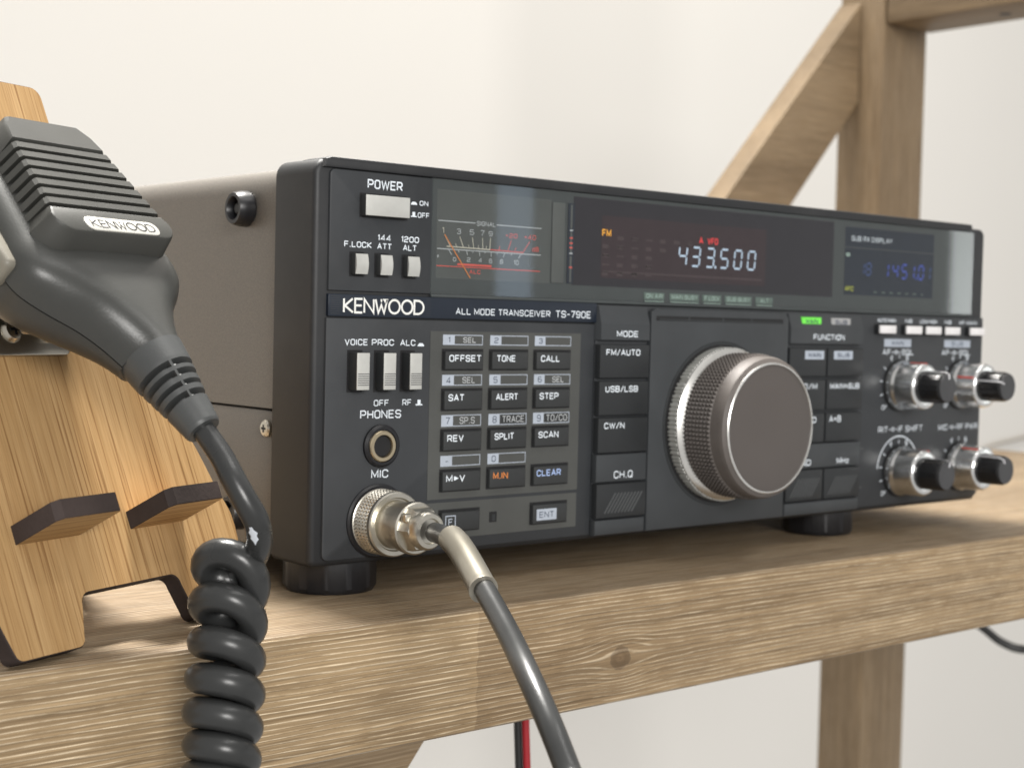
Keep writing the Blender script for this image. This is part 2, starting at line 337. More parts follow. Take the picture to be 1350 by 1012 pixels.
# ------------------------------------------------------------------ mesh building
class MB:
    def __init__(s): s.v = []; s.f = []; s.m = []; s.mats = []
    def mi(s, mat):
        if mat not in s.mats: s.mats.append(mat)
        return s.mats.index(mat)
    def add(s, verts, faces, mat):
        o = len(s.v); k = s.mi(mat)
        s.v += [tuple(q) for q in verts]
        s.f += [tuple(i + o for i in f) for f in faces]; s.m += [k] * len(faces)
        return s
    def from_bm(s, bm, mat):
        bm.verts.index_update()
        s.add([v.co[:] for v in bm.verts], [[v.index for v in f.verts] for f in bm.faces], mat); bm.free(); return s
    def box(s, x0, x1, y0, y1, z0, z1, mat, bev=0.0, seg=2):
        bm = bmesh.new(); bmesh.ops.create_cube(bm, size=1)
        for v in bm.verts:
            v.co = Vector(((x0 + x1) / 2 + v.co.x * (x1 - x0), (y0 + y1) / 2 + v.co.y * (y1 - y0), (z0 + z1) / 2 + v.co.z * (z1 - z0)))
        if bev: bmesh.ops.bevel(bm, geom=bm.edges[:], offset=bev, segments=seg, affect='EDGES', profile=0.5)
        return s.from_bm(bm, mat)
    def prism(s, poly, d0, d1, mat, plane='XZ', bev=0.0, side_mat=None, seg=2):
        """outline extruded from depth d0 to d1; bevels the edges of the d0 cap"""
        bm = bmesh.new()
        def P(a, b, d): return {'XZ': (a, d, b), 'XY': (a, b, d), 'YZ': (d, a, b)}[plane]
        va = [bm.verts.new(P(a, b, d0)) for a, b in poly]; vb = [bm.verts.new(P(a, b, d1)) for a, b in poly]
        n = len(poly)
        cap = bm.faces.new(va); bm.faces.new(vb[::-1])
        for i in range(n): bm.faces.new((va[i], va[(i + 1) % n], vb[(i + 1) % n], vb[i]))
        bmesh.ops.recalc_face_normals(bm, faces=bm.faces[:])
        if bev: bmesh.ops.bevel(bm, geom=list(cap.edges), offset=bev, segments=seg, affect='EDGES', profile=0.5)
        if side_mat:
            bm.normal_update(); ax = {'XZ': 1, 'XY': 2, 'YZ': 0}[plane]
            bm.verts.index_update(); o = len(s.v); s.v += [v.co[:] for v in bm.verts]
            for f in bm.faces:
                s.f.append(tuple(v.index + o for v in f.verts)); s.m.append(s.mi(mat if abs(f.normal[ax]) > 0.9 else side_mat))
            bm.free(); return s
        return s.from_bm(bm, mat)
    def lathe(s, prof, cx, cz, mat, seg=48, axis='Y', rf=None, cap=True):
        """profile of (radius, depth); closed with caps"""
        vs = []; fs = []
        for r, d in prof:
            for k in range(seg):
                a = 2 * math.pi * k / seg
                q = r * (rf(a, d) if rf else 1)
                u, w = q * math.cos(a), q * math.sin(a)
                vs.append({'Y': (cx + u, d, cz + w), 'Z': (cx + u, cz + w, d), 'X': (d, cx + u, cz + w)}[axis])
        n = len(prof)
        for i in range(n - 1):
            for k in range(seg):
                k2 = (k + 1) % seg
                fs.append((i * seg + k, i * seg + k2, (i + 1) * seg + k2, (i + 1) * seg + k))
        if cap: fs.append(tuple(range(seg))[::-1]); fs.append(tuple((n - 1) * seg + k for k in range(seg)))
        return s.add(vs, fs, mat)
    def tube(s, pts, r, mat, seg=14, cap=True):
        P = [Vector(p) for p in pts]; n = len(P); vs = []; fs = []
        T = [(P[min(i + 1, n - 1)] - P[max(i - 1, 0)]).normalized() for i in range(n)]
        up = Vector((0, 0, 1)) if abs(T[0].z) < 0.9 else Vector((1, 0, 0))
        N = (up - T[0] * up.dot(T[0])).normalized()
        for i in range(n):
            N = (N - T[i] * N.dot(T[i])).normalized(); B = T[i].cross(N)
            rr = r[i] if isinstance(r, (list, tuple)) else r
            for k in range(seg):
                a = 2 * math.pi * k / seg
                vs.append(P[i] + N * rr * math.cos(a) + B * rr * math.sin(a))
        for i in range(n - 1):
            for k in range(seg):
                k2 = (k + 1) % seg
                fs.append((i * seg + k, i * seg + k2, (i + 1) * seg + k2, (i + 1) * seg + k))
        if cap: fs.append(tuple(range(seg))[::-1]); fs.append(tuple((n - 1) * seg + k for k in range(seg)))
        return s.add(vs, fs, mat)
    def knurl(s, cx, cz, r, h, y0, y1, n, rows, mat, stagger=False):
        vs = []; fs = []
        for i in range(rows + 1):
            y = y0 + (y1 - y0) * i / rows
            for k in range(n):
                a = 2 * math.pi * (k + (0.5 if stagger and i % 2 else 0)) / n
                vs.append((cx + r * math.cos(a), y, cz + r * math.sin(a)))
        for i in range(rows):
            y = y0 + (y1 - y0) * (i + 0.5) / rows
            for k in range(n):
                off = 0.5 + ((0.25 if i % 2 == 0 else 0.25) if stagger else 0)
                a = 2 * math.pi * (k + off) / n
                c = len(vs); vs.append((cx + (r + h) * math.cos(a), y, cz + (r + h) * math.sin(a)))
                k2 = (k + 1) % n
                if stagger and i % 2:
                    q = (i * n + k, i * n + k2, (i + 1) * n + (k2 + 0) % n, (i + 1) * n + k)
                    q = (i * n + k, i * n + k2, (i + 1) * n + (k + 1) % n, (i + 1) * n + k)
                else: q = (i * n + k, i * n + k2, (i + 1) * n + k2, (i + 1) * n + k)
                for e in range(4): fs.append((q[e], q[(e + 1) % 4], c))
        return s.add(vs, fs, mat)
    def ribbon(s, pts, w, mat, put, lift):
        P = [Vector((a, b)) for a, b in pts]
        closed = (P[0] - P[-1]).length < 1e-6
        if closed: P = P[:-1]
        n = len(P); L = []; Rr_ = []
        for i in range(n):
            a = P[i - 1] if (i > 0 or closed) else None
            c = P[(i + 1) % n] if (i < n - 1 or closed) else None
            d1 = (P[i] - a).normalized() if a is not None else None
            d2 = (c - P[i]).normalized() if c is not None else None
            if d1 is None: d1 = d2
            if d2 is None: d2 = d1
            t = d1 + d2
            t = t.normalized() if t.length > 1e-6 else d1
            nn = Vector((-t.y, t.x)); sc = 1 / max(0.45, nn.dot(Vector((-d1.y, d1.x))))
            L.append(P[i] + nn * w / 2 * sc); Rr_.append(P[i] - nn * w / 2 * sc)
        vs = [put(q.x, q.y, lift) for q in L] + [put(q.x, q.y, lift) for q in Rr_]
        m = n if closed else n - 1
        return s.add(vs, [(i, (i + 1) % n, n + (i + 1) % n, n + i) for i in range(m)], mat)
    def text(s, txt, x0, x1, z0, z1, d, mat, w=0.30, plane='XZ', logo=False, gap=1.7):
        """stroke lettering filling the box x0..x1, z0..z1 at depth d"""
        def put(a, b, l): return (a, d - l, b) if plane == 'XZ' else (a, b, d + l)
        strokes = []; x = 0.0; w = w * 0.97
        for ch in txt:
            if ch == ' ': x += 2.6; continue
            adv, st = (LOGO if logo else GLYPH)[ch]
            for g in st: strokes.append([(x + a, b) for a, b in g])
            x += adv + gap
        x -= gap
        sx = (x1 - x0 - w) / max(x, 0.01); sz = (z1 - z0 - w) / 6.0
        for i, g in enumerate(strokes):
            pts = [(x0 + w / 2 + a * sx, z0 + w / 2 + b * sz) for a, b in g]
            s.ribbon(pts, w, mat, put, 0.012 * (i % 5))
        return s
    def rect(s, x0, x1, z0, z1, y, mat):
        return s.add([(x0, y, z0), (x1, y, z0), (x1, y, z1), (x0, y, z1)], [(0, 1, 2, 3)], mat)
    def frame(s, x0, x1, z0, z1, y, t, mat):
        def put(a, b, l): return (a, y - l, b)
        return s.ribbon([(x0, z0), (x1, z0), (x1, z1), (x0, z1), (x0, z0)], t, mat, put, 0)
    def xform(s, fn): s.v = [tuple(fn(Vector(q))) for q in s.v]; return s
    def build(s, name, parent=None, smooth=35, kind=None):
        me = bpy.data.meshes.new(name)
        me.from_pydata([(a * MM, b * MM, c * MM) for a, b, c in s.v], [], s.f)
        for mt in s.mats: me.materials.append(mt)
        for p, k in zip(me.polygons, s.m): p.material_index = k
        bm = bmesh.new(); bm.from_mesh(me); bmesh.ops.recalc_face_normals(bm, faces=bm.faces[:]); bm.to_mesh(me); bm.free()
        if smooth:
            for p in me.polygons: p.use_smooth = True
            me.set_sharp_from_angle(angle=rad(smooth))
        o = bpy.data.objects.new(name, me); COL.objects.link(o)
        if parent is not None: o.parent = parent
        if kind: o['kind'] = kind
        return o

# stroke alphabet, 4 wide and 6 high
O_ = [(1, 0), (3, 0), (4, 1), (4, 5), (3, 6), (1, 6), (0, 5), (0, 1), (1, 0)]
GLYPH = {
 'A': (4.4, [[(0, 0), (2.2, 6), (4.4, 0)], [(0.9, 1.9), (3.5, 1.9)]]),
 'B': (4, [[(0, 0), (0, 6), (3, 6), (3.8, 5.3), (3.8, 3.9), (3, 3.1), (4, 2.3), (4, 0.8), (3.2, 0), (0, 0)], [(0, 3.1), (3, 3.1)]]),
 'C': (4, [[(4, 4.4), (4, 5), (3, 6), (1, 6), (0, 5), (0, 1), (1, 0), (3, 0), (4, 1), (4, 1.7)]]),
 'D': (4, [[(0, 0), (0, 6), (2.9, 6), (4, 5), (4, 1), (2.9, 0), (0, 0)]]),
 'E': (3.8, [[(3.8, 6), (0, 6), (0, 0), (3.8, 0)], [(0, 3.1), (3.4, 3.1)]]),
 'F': (3.7, [[(3.7, 6), (0, 6), (0, 0)], [(0, 3), (3.2, 3)]]),
 'G': (4, [[(4, 4.5), (4, 5), (3, 6), (1, 6), (0, 5), (0, 1), (1, 0), (3, 0), (4, 1), (4, 2.9), (2.2, 2.9)]]),
 'H': (4, [[(0, 0), (0, 6)], [(4, 0), (4, 6)], [(0, 3), (4, 3)]]),
 'I': (0.2, [[(0.1, 0), (0.1, 6)]]),
 'J': (3, [[(3, 6), (3, 1), (2, 0), (1, 0), (0, 1), (0, 1.8)]]),
 'K': (4, [[(0, 0), (0, 6)], [(3.9, 6), (0.3, 2.9), (4, 0)]]),
 'L': (3.6, [[(0, 6), (0, 0), (3.6, 0)]]),
 'M': (4.8, [[(0, 0), (0, 6), (2.4, 1), (4.8, 6), (4.8, 0)]]),
 'N': (4.2, [[(0, 0), (0, 6), (4.2, 0), (4.2, 6)]]),
 'O': (4, [O_]),
 'P': (4, [[(0, 0), (0, 6), (3, 6), (4, 5.1), (4, 3.5), (3, 2.6), (0, 2.6)]]),
 'Q': (4, [O_, [(2.4, 1.6), (4.2, -0.3)]]),
 'R': (4, [[(0, 0), (0, 6), (3, 6), (4, 5.1), (4, 3.6), (3, 2.7), (0, 2.7)], [(2.2, 2.7), (4.1, 0)]]),
 'S': (4, [[(4, 4.6), (4, 5.1), (3.1, 6), (0.9, 6), (0, 5.1), (0, 3.9), (0.8, 3.1), (3.2, 3), (4, 2.2), (4, 0.9), (3.1, 0), (0.9, 0), (0, 0.9), (0, 1.5)]]),
 'T': (4, [[(0, 6), (4, 6)], [(2, 6), (2, 0)]]),
 'U': (4, [[(0, 6), (0, 1), (1, 0), (3, 0), (4, 1), (4, 6)]]),
 'V': (4.2, [[(0, 6), (2.1, 0), (4.2, 6)]]),
 'W': (6, [[(0, 6), (1.5, 0), (3, 5.6), (4.5, 0), (6, 6)]]),
 'X': (4, [[(0, 0), (4, 6)], [(0, 6), (4, 0)]]),
 'Y': (4.2, [[(0, 6), (2.1, 3), (4.2, 6)], [(2.1, 3), (2.1, 0)]]),
 'Z': (4, [[(0, 6), (4, 6), (0, 0), (4, 0)]]),
 'd': (3.4, [[(3.4, 6), (3.4, 0), (0.8, 0), (0, 0.8), (0, 3), (0.8, 3.8), (3.4, 3.8)]]),
 'z': (2.8, [[(0, 3.8), (2.8, 3.8), (0, 0), (2.8, 0)]]),
 '0': (3.8, [[(1, 0), (2.8, 0), (3.8, 1), (3.8, 5), (2.8, 6), (1, 6), (0, 5), (0, 1), (1, 0)]]),
 '1': (1.2, [[(0, 5), (1.1, 6), (1.1, 0)]]),
 '2': (3.8, [[(0, 4.7), (0, 5), (1, 6), (2.8, 6), (3.8, 5.1), (3.8, 3.9), (3, 3.1), (0.8, 2.6), (0, 1.8), (0, 0), (3.8, 0)]]),
 '3': (3.8, [[(0, 5), (1, 6), (2.8, 6), (3.7, 5.2), (3.7, 3.9), (2.9, 3.1), (1.4, 3.1)], [(2.9, 3.1), (3.8, 2.3), (3.8, 0.9), (2.9, 0), (1, 0), (0, 0.9)]]),
 '4': (4, [[(3, 0), (3, 6), (0, 1.5), (4, 1.5)]]),
 '5': (3.8, [[(3.6, 6), (0.2, 6), (0, 3.3), (2.9, 3.5), (3.8, 2.6), (3.8, 0.9), (2.9, 0), (0.9, 0), (0, 0.8)]]),
 '6': (3.8, [[(3.6, 5.2), (2.8, 6), (1, 6), (0, 5), (0, 1), (1, 0), (2.8, 0), (3.8, 0.9), (3.8, 2.5), (2.8, 3.4), (0, 3.2)]]),
 '7': (3.6, [[(0, 6), (3.6, 6), (1.2, 0)]]),
 '8': (3.8, [[(1, 3.1), (0.1, 3.9), (0.1, 5.2), (1, 6), (2.8, 6), (3.7, 5.2), (3.7, 3.9), (2.8, 3.1), (1, 3.1), (0, 2.3), (0, 0.9), (1, 0), (2.8, 0), (3.8, 0.9), (3.8, 2.3), (2.8, 3.1)]]),
 '9': (3.8, [[(0.2, 0.8), (1, 0), (2.8, 0), (3.8, 1), (3.8, 5), (2.8, 6), (1, 6), (0, 5.1), (0, 3.5), (1, 2.6), (3.8, 2.8)]]),
 '.': (0.8, [[(0, 0.1), (0.8, 0.1)]]), '-': (2.4, [[(0, 2.8), (2.4, 2.8)]]),
 '+': (3, [[(0, 3), (3, 3)], [(1.5, 4.5), (1.5, 1.5)]]), '=': (3, [[(0, 3.8), (3, 3.8)], [(0, 2.2), (3, 2.2)]]),
 '/': (3, [[(0, -0.4), (3, 6.4)]]), '*': (1, [[(0.2, 2.6), (0.8, 2.6)]]),
 '>': (3.6, [[(0.4, 3), (2.2, 3)], [(0.4, 4.3), (2.4, 3.3)], [(0.4, 1.7), (2.4, 2.7)], [(0.3, 4.8), (0.3, 1.2)], [(0.3, 4.8), (3.4, 3), (0.3, 1.2)]]),
 '<': (4, [[(4, 4), (0, 4), (1.2, 5.2)], [(0, 2), (4, 2), (2.8, 0.8)]]),
 '@': (3.4, [[(1, 1.2), (2.4, 1.2), (3.4, 2.2), (3.4, 3.8), (2.4, 4.8), (1, 4.8), (0, 3.8), (0, 2.2), (1, 1.2)], [(1.3, 3), (2.1, 3)]]),
}
def ell(cx, cy, rx, ry, n=20, a0=0, a1=360):
    return [(cx + rx * math.cos(rad(a0 + (a1 - a0) * i / n)), cy + ry * math.sin(rad(a0 + (a1 - a0) * i / n))) for i in range(n + 1)]
_o = ell(2.5, 3, 2.5, 3, 24); _o[-1] = _o[0]
LOGO = {
 'K': (4, [[(0, 0), (0, 6)], [(3.8, 6), (0.4, 2.9), (4, 0)]]),
 'E': (3.2, [[(3.2, 6), (0, 6), (0, 0), (3.2, 0)], [(0, 3.1), (2.9, 3.1)]]),
 'N': (4.2, [[(0, 0), (0, 6), (4.2, 0), (4.2, 6)]]),
 'W': (5.2, [[(0, 6), (1.3, 0), (2.6, 3.6), (3.9, 0), (5.2, 6)], [(2.25, 5.7), (2.95, 5.7)], [(2.45, 5.2), (2.75, 5.2)]]),
 'O': (5, [_o]),
 'D': (4.4, [[(0, 0), (0, 6), (1.6, 6)] + ell(1.6, 3, 2.8, 3, 14, 90, -90)[1:] + [(0, 0)]]),
}
def arc(x, y, r, a0, a1, n=5): return [(x + r * math.cos(rad(a0 + (a1 - a0) * i / n)), y + r * math.sin(rad(a0 + (a1 - a0) * i / n))) for i in range(n + 1)]
SEG7 = {'a': [(0, 2), (1, 2)], 'b': [(1, 2), (1, 1)], 'c': [(1, 1), (1, 0)], 'd': [(0, 0), (1, 0)], 'e': [(0, 1), (0, 0)], 'f': [(0, 2), (0, 1)], 'g': [(0, 1), (1, 1)]}
DIG = {'0': 'abcdef', '1': 'bc', '2': 'abged', '3': 'abgcd', '4': 'fgbc', '5': 'afgcd', '6': 'afgedc', '8': 'abcdefg', '9': 'abcdfg'}
def seven(mb, ch, x, z, w, h, y, mat, t=0.65, slant=0.10):
    g = t * 0.55
    for k in DIG[ch]:
        (a0, b0), (a1, b1) = SEG7[k]
        p0 = Vector((a0 * w, b0 * h / 2)); p1 = Vector((a1 * w, b1 * h / 2)); d = (p1 - p0).normalized()
        p0 += d * g; p1 -= d * g
        mb.ribbon([(x + p0.x + p0.y * slant, z + p0.y), (x + p1.x + p1.y * slant, z + p1.y)], t, mat, lambda a, b, l: (a, y, b), 0)

def root(name, label, cat, mtx=None, loc=(0, 0, 0)):
    o = bpy.data.objects.new(name, None); COL.objects.link(o)
    if mtx is not None: o.matrix_world = mtx
    else: o.location = tuple(c * MM for c in loc)
    o.empty_display_size = 0.02
    o['label'] = label; o['category'] = cat
    return o

ZS = -9.2          # top of the shelf
# ------------------------------------------------------------------ setting: wall and shelf unit
b = MB(); b.box(-2200, 4200, 1000, 1040, -1200, 2200, M['wall'])
wall = b.build('wall', smooth=0); wall['kind'] = 'structure'

shelf = root('wooden_shelf', 'limed wooden shelf unit with thick front plank, square back post and diagonal braces', 'shelf', loc=(0, 0, 0))
def plank_edge(mb, x0, x1, y0, y1, z0, z1, mt, mf, r=1.6):
    """long plank with a softened front top edge; the front is a face of its own material"""
    prof = [(y1, z1)]
    for i in range(7):
        a = rad(90 * i / 6)
        prof.append((y0 + r - r * math.sin(a), z1 - r + r * math.cos(a)))
    for i in range(5):
        a = rad(90 * i / 4)
        prof.append((y0 + r * 0.7 - r * 0.7 * math.cos(a), z0 + r * 0.7 - r * 0.7 * math.sin(a)))
    prof.append((y1, z0))
    n = len(prof); N = 120
    vs = []; 
    for i in range(N + 1):
        x = x0 + (x1 - x0) * i / N
        for j, (y, z) in enumerate(prof):
            wob = (noise.noise((x * 0.04, j * 0.01, 3.1)) * 0.5 + noise.noise((x * 0.17, 0, 9.4)) * 0.22) if 1 <= j <= 8 else 0
            vs.append((x, y + wob * 0.5, z - abs(wob) * 0.5 if 1 <= j <= 7 else z))
    for i in range(N):
        for j in range(n):
            j2 = (j + 1) % n
            f = (i * n + j, i * n + j2, (i + 1) * n + j2, (i + 1) * n + j)
            front = 5 <= j <= 8
            mb.add([vs[q] for q in f], [(0, 1, 2, 3)], mf if front else mt)
    mb.add(vs[:n], [tuple(range(n))], mt); mb.add(vs[-n:], [tuple(range(n))], mt)
b = MB(); plank_edge(b, -420, 690, -31.6, 330, ZS - 34.2, ZS, M['wood_top'], M['wood_front'])
bm_tmp = b
o = b.build('shelf_plank', shelf, smooth=40)
# weld the strips so that the rounded edge shades smoothly
bm = bmesh.new(); bm.from_mesh(o.data); bmesh.ops.remove_doubles(bm, verts=bm.verts[:], dist=1e-6)
bmesh.ops.recalc_face_normals(bm, faces=bm.faces[:]); bm.to_mesh(o.data); bm.free()
o.data.set_sharp_from_angle(angle=rad(40))
b = MB(); b.box(640.7, 691.5, 281, 318, -700, 700, M['wood_post'], 1.5); b.build('upright_post', shelf)
b = MB(); b.box(641, 691, -60, 279.5, 280.4, 330, M['wood_beam'], 1.5); b.lathe([(4, 280.2), (4, 283)], 668, 205, M['black'], 20, 'Z'); b.build('side_beam', shelf)
b = MB(); b.prism([(640.2, 228), (640.2, 297.5), (437, 80), (505, 80)], 300, 318, M['wood_brace'], 'XZ', 1.0); b.build('diagonal_brace', shelf)
b = MB(); b.prism([(74, ZS - 34.6), (-70, ZS - 34.6), (-330, -420), (-236, -420)], 22, 54, M['wood_brace'], 'XZ', 1.0); b.build('diagonal_brace', shelf)

def hang(name, pts, r, mat, label, cat, seg=10):
    # Catmull-Rom through the points
    P = [Vector(p) for p in pts]; Q = []
    for i in range(len(P) - 1):
        p0, p1, p2, p3 = P[max(i - 1, 0)], P[i], P[i + 1], P[min(i + 2, len(P) - 1)]
        for k in range(8):
            t = k / 8
            Q.append(0.5 * ((2 * p1) + (p2 - p0) * t + (2 * p0 - 5 * p1 + 4 * p2 - p3) * t * t + (3 * p1 - p0 - 3 * p2 + p3) * t ** 3))
    Q.append(P[-1])
    b = MB(); b.tube(Q, r, mat, seg); o = b.build(name)
    o['label'] = label; o['category'] = cat
    return o
hang('power_cable', [(560, 200, -60), (600, 186, -100), (616.8, 172.3, -116.7), (626, 164, -125.5), (638, 154, -129.5), (670, 135, -128)], 2.7, M['black_wire'], 'thin black cable sagging below the right end of the shelf', 'cable')
hang('wall_cable', [(1700, 996, -176), (1920, 996, -119), (2048, 996, -102), (2350, 996, -70)], 2.6, M['trunk'], 'pale thin wire running along the wall just above the shelf at the right', 'cable')
b = MB()
for dx, mt in ((-1.25, M['black_wire']), (1.25, M['red_wire'])):
    b.tube([(113.2 + dx * 0.85, 40 - dx * 0.7, -30), (113.6 + dx * 0.85, 39 - dx * 0.7, -70), (114.2 + dx * 0.85, 37.6 - dx * 0.7, -95), (116 + dx * 0.85, 35 - dx * 0.7, -160)], 1.38, mt, 12)
o = b.build('twin_wire'); o['label'] = 'red and black twin wire hanging straight down behind the front plank'; o['category'] = 'cable'

# ------------------------------------------------------------------ the radio
radio = root('radio_transceiver', 'dark grey radio transceiver with big round tuning dial and lit display, on the shelf', 'radio', loc=(165, 150, ZS))
RAD_OFF = Vector((165, 150, ZS))
def rpart(mb, name, parent=None, smooth=35):
    """parts are measured from the left bottom corner of the front; shift them to the radio's base"""
    mb.xform(lambda q: q - RAD_OFF)
    return mb.build(name, parent or radio, smooth)

b = MB()                                                    # upper cover, long edges rounded
pr = [(3.2, 43.0), (3.2, 105)]
for i in range(7):
    a = rad(90 * i / 6); pr.append((3.2 + 7 - 7 * math.cos(a), 106 + 6.6 * math.sin(a)))
for i in range(7):
    a = rad(90 * i / 6); pr.append((319.8 + 7 * math.sin(a), 106 + 6.6 * math.cos(a)))
pr += [(326.8, 43.0)]
b.prism(pr, 21, 285, M['cabinet'], 'XZ'); rpart(b, 'top_cover', smooth=50)
b = MB(); b.box(3.4, 326.6, 21, 283, 2.0, 42.5, M['cabinet'], 1.2); rpart(b, 'bottom_cover')
b = MB(); b.lathe([(2.5, 3.6), (2.5, 2.4), (2.0, 1.9), (0.9, 1.75)], 28.0, 37.2, M['screw'], 28, 'X')
b.box(1.66, 2.0, 26.9, 29.1, 36.9, 37.5, M['black']); b.box(1.64, 2.0, 27.7, 28.3, 36.1, 38.3, M['black'])
rpart(b, 'side_screw')
def bumper(y, z):
    b = MB(); b.lathe([(4.7, 3.4), (5.3, 2.6), (5.25, 0.6), (4.8, -1.4), (4.5, -2.0), (3.5, -2.0), (3.1, -1.2), (2.9, 0.8), (0.4, 0.9)], y, z, M['rubber'], 36, 'X')
    b.lathe([(1.7, 1.5), (1.7, -0.4), (1.3, -0.7), (0.2, -0.7)], y, z, M['bezel'], 20, 'X')
    rpart(b, 'rubber_bumper')
bumper(41.0, 101.0); bumper(41.5, 11.5); bumper(230, 101.0); bumper(230, 11.5)
for fx in (18.4, 245.0):
    for fy in (17.0, 250.0):
        b = MB()
        b.lathe([(12.8, 1.2), (13.5, 0.4), (13.5, -7.6), (12.7, -9.0), (2, -9.15)], fx, fy, M['rubber'], 96, 'Z', rf=lambda a, d: 1 + (0.006 * (1 if int(a / (2 * math.pi) * 24) % 2 else -1) if -8 < d < 0.5 else 0))
        rpart(b, 'rubber_foot', smooth=30)

# bezel: a thick frame, chamfered at its front edges
b = MB()
b.prism([(0.4 + 0, 0.3 + 1.6), (2.0, 0.3)] + [(327.6, 0.3), (329.6, 2.3)] + arc(326.6, 109.6, 3.0, 0, 90, 6) + arc(4.9, 109.1, 4.5, 90, 180, 7), 0.9, 21.0, M['bezel'], 'XZ', 1.6, seg=3)
rpart(b, 'front_bezel', smooth=50)
b = MB(); b.prism([(2.4, 110.9), (318.6, 110.9), (318.6, 113.6), (317.6, 114.0), (5.2, 114.0), (3.4, 113.4)], -0.2, 12, M['bezel'], 'XZ', 0.7); 
rpart(b, 'top_rim')

# upper left panel
def rounded(x0, x1, z0, z1, r, corners='abcd', n=5):
    """a = left bottom, b = right bottom, c = right top, d = left top"""
    out = []
    for key, cx, cz, a0 in (('a', x0 + r, z0 + r, 180), ('b', x1 - r, z0 + r, 270), ('c', x1 - r, z1 - r, 0), ('d', x0 + r, z1 - r, 90)):
        if key in corners:
            out += [(cx + r * math.cos(rad(a0 + 90 * i / n)), cz + r * math.sin(rad(a0 + 90 * i / n))) for i in range(n + 1)]
        else: out.append({'a': (x0, z0), 'b': (x1, z0), 'c': (x1, z1), 'd': (x0, z1)}[key])
    return out
TX = -0.04
b = MB(); b.prism(rounded(4.8, 40.2, 77.2, 110.7, 1.6, 'd'), 0, 4, M['panel'], 'XZ', 0.5)
I = M['ink']
b.text('POWER', 17.2, 29.3, 106.1, 108.7, TX, I, 0.42)
b.text('ON', 35.5, 38.6, 102.5, 103.9, TX, I, 0.24); b.text('OFF', 34.9, 39.1, 99.0, 100.5, TX, I, 0.24)
def sym_dome(b, x, z, s, mat, tall=False):
    if tall: b.add([(x, TX, z), (x + 2.4 * s, TX, z), (x + 2.4 * s, TX, z + 0.35 * s), (x + 1.75 * s, TX, z + 0.35 * s), (x + 1.75 * s, TX, z + 1.6 * s), (x + 0.65 * s, TX, z + 1.6 * s), (x + 0.65 * s, TX, z + 0.35 * s), (x, TX, z + 0.35 * s)], [(0, 1, 2, 7), (6, 3, 4, 5)], mat)
    else: b.add([(x, TX, z), (x + 2.4 * s, TX, z), (x + 2.4 * s, TX, z + 0.35 * s), (x + 1.8 * s, TX, z + 0.95 * s), (x + 0.6 * s, TX, z + 0.95 * s), (x, TX, z + 0.35 * s)], [(0, 1, 2, 3, 4, 5)], mat)
sym_dome(b, 32.4, 102.6, 0.9, I); sym_dome(b, 32.4, 99.1, 0.9, I, True)
b.text('F.LOCK', 9.7, 19.0, 89.4, 91.1, TX, I, 0.30)
b.text('144', 21.0, 25.6, 91.7, 93.4, TX, I, 0.30); b.text('ATT', 20.9, 25.9, 89.3, 91.0, TX, I, 0.30)
b.text('1200', 29.2, 35.5, 91.7, 93.4, TX, I, 0.30); b.text('ALT', 29.9, 34.7, 89.3, 91.0, TX, I, 0.30)
rpart(b, 'upper_panel')
def dark_hole(b, x0, x1, z0, z1): b.box(x0, x1, -0.03, 0.4, z0, z1, M['black'])
b = MB(); dark_hole(b, 14.6, 31.2, 97.9, 104.7); b.box(14.95, 30.2, -2.5, 1, 98.3, 104.2, M['key'], 0.25)
b.box(15.0, 30.15, -2.75, -2.3, 98.4, 104.15, M['silver'], 0.2); rpart(b, 'power_button')
for x0, x1 in ((12.0, 16.2), (20.5, 24.6), (30.0, 34.2)):
    b = MB(); dark_hole(b, x0 - 0.5, x1 + 0.3, 81.3, 88.2); 
    b.box(x0, x1, -2.3, 1, 81.9, 87.7, M['key'], 0.2)
    # cushioned face
    vs = []; n = 8
    for i in range(n + 1):
        z = 82.0 + 5.6 * i / n; bul = 0.55 * math.sin(math.pi * i / n)
        vs += [(x0 + 0.1, -2.35 - bul, z), (x1 - 0.05, -2.35 - bul, z), (x0 + 0.1, -2.0, z), (x1 - 0.05, -2.0, z)]
    fs = []
    for i in range(n):
        q = 4 * i; fs += [(q, q + 1, q + 5, q + 4), (q, q + 4, q + 6, q + 2), (q + 1, q + 3, q + 7, q + 5)]
    b.add(vs, fs, M['silver']); rpart(b, 'push_button')

# display window
b = MB(); b.box(40.3, 320.2, 0.86, 3.0, 77.3, 110.8, M['win_frame'])
b.box(40.2, 320.3, -0.35, 1.2, 76.3, 77.25, M['win_frame'], 0.3)
b.rect(96.6, 228.6, 81.8, 109.6, 0.80, M['vfd']); b.rect(109, 190, 84.5, 104.5, 0.72, M['vfd_in'])
b.rect(235.5, 293, 83.0, 108.4, 0.80, M['vfd_blue']); b.rect(235.5, 293, 100.6, 101.0, 0.7, M['win_frame'])
rpart(b, 'display_back')
b = MB()
b.text('FM', 109.2, 113.2, 97.8, 100.1, 0.62, M['glow_orange'], 0.42)
b.text('A', 154.9, 157.0, 97.8, 100.0, 0.62, M['glow_red'], 0.42); b.text('VFO', 159.1, 164.4, 97.8, 100.0, 0.62, M['glow_red'], 0.42)
for ch, x, z in zip('433500', (144.9, 151.4, 158.6, 165.8, 172.9, 180.1), (90.1, 90.1, 90.1, 90.1, 90.1, 90.1)):
    seven(b, ch, x, z, 3.7, 6.3, 0.62, M['glow_white'], 0.66)
b.rect(163.0, 163.9, 89.7, 90.6, 0.62, M['glow_white'])
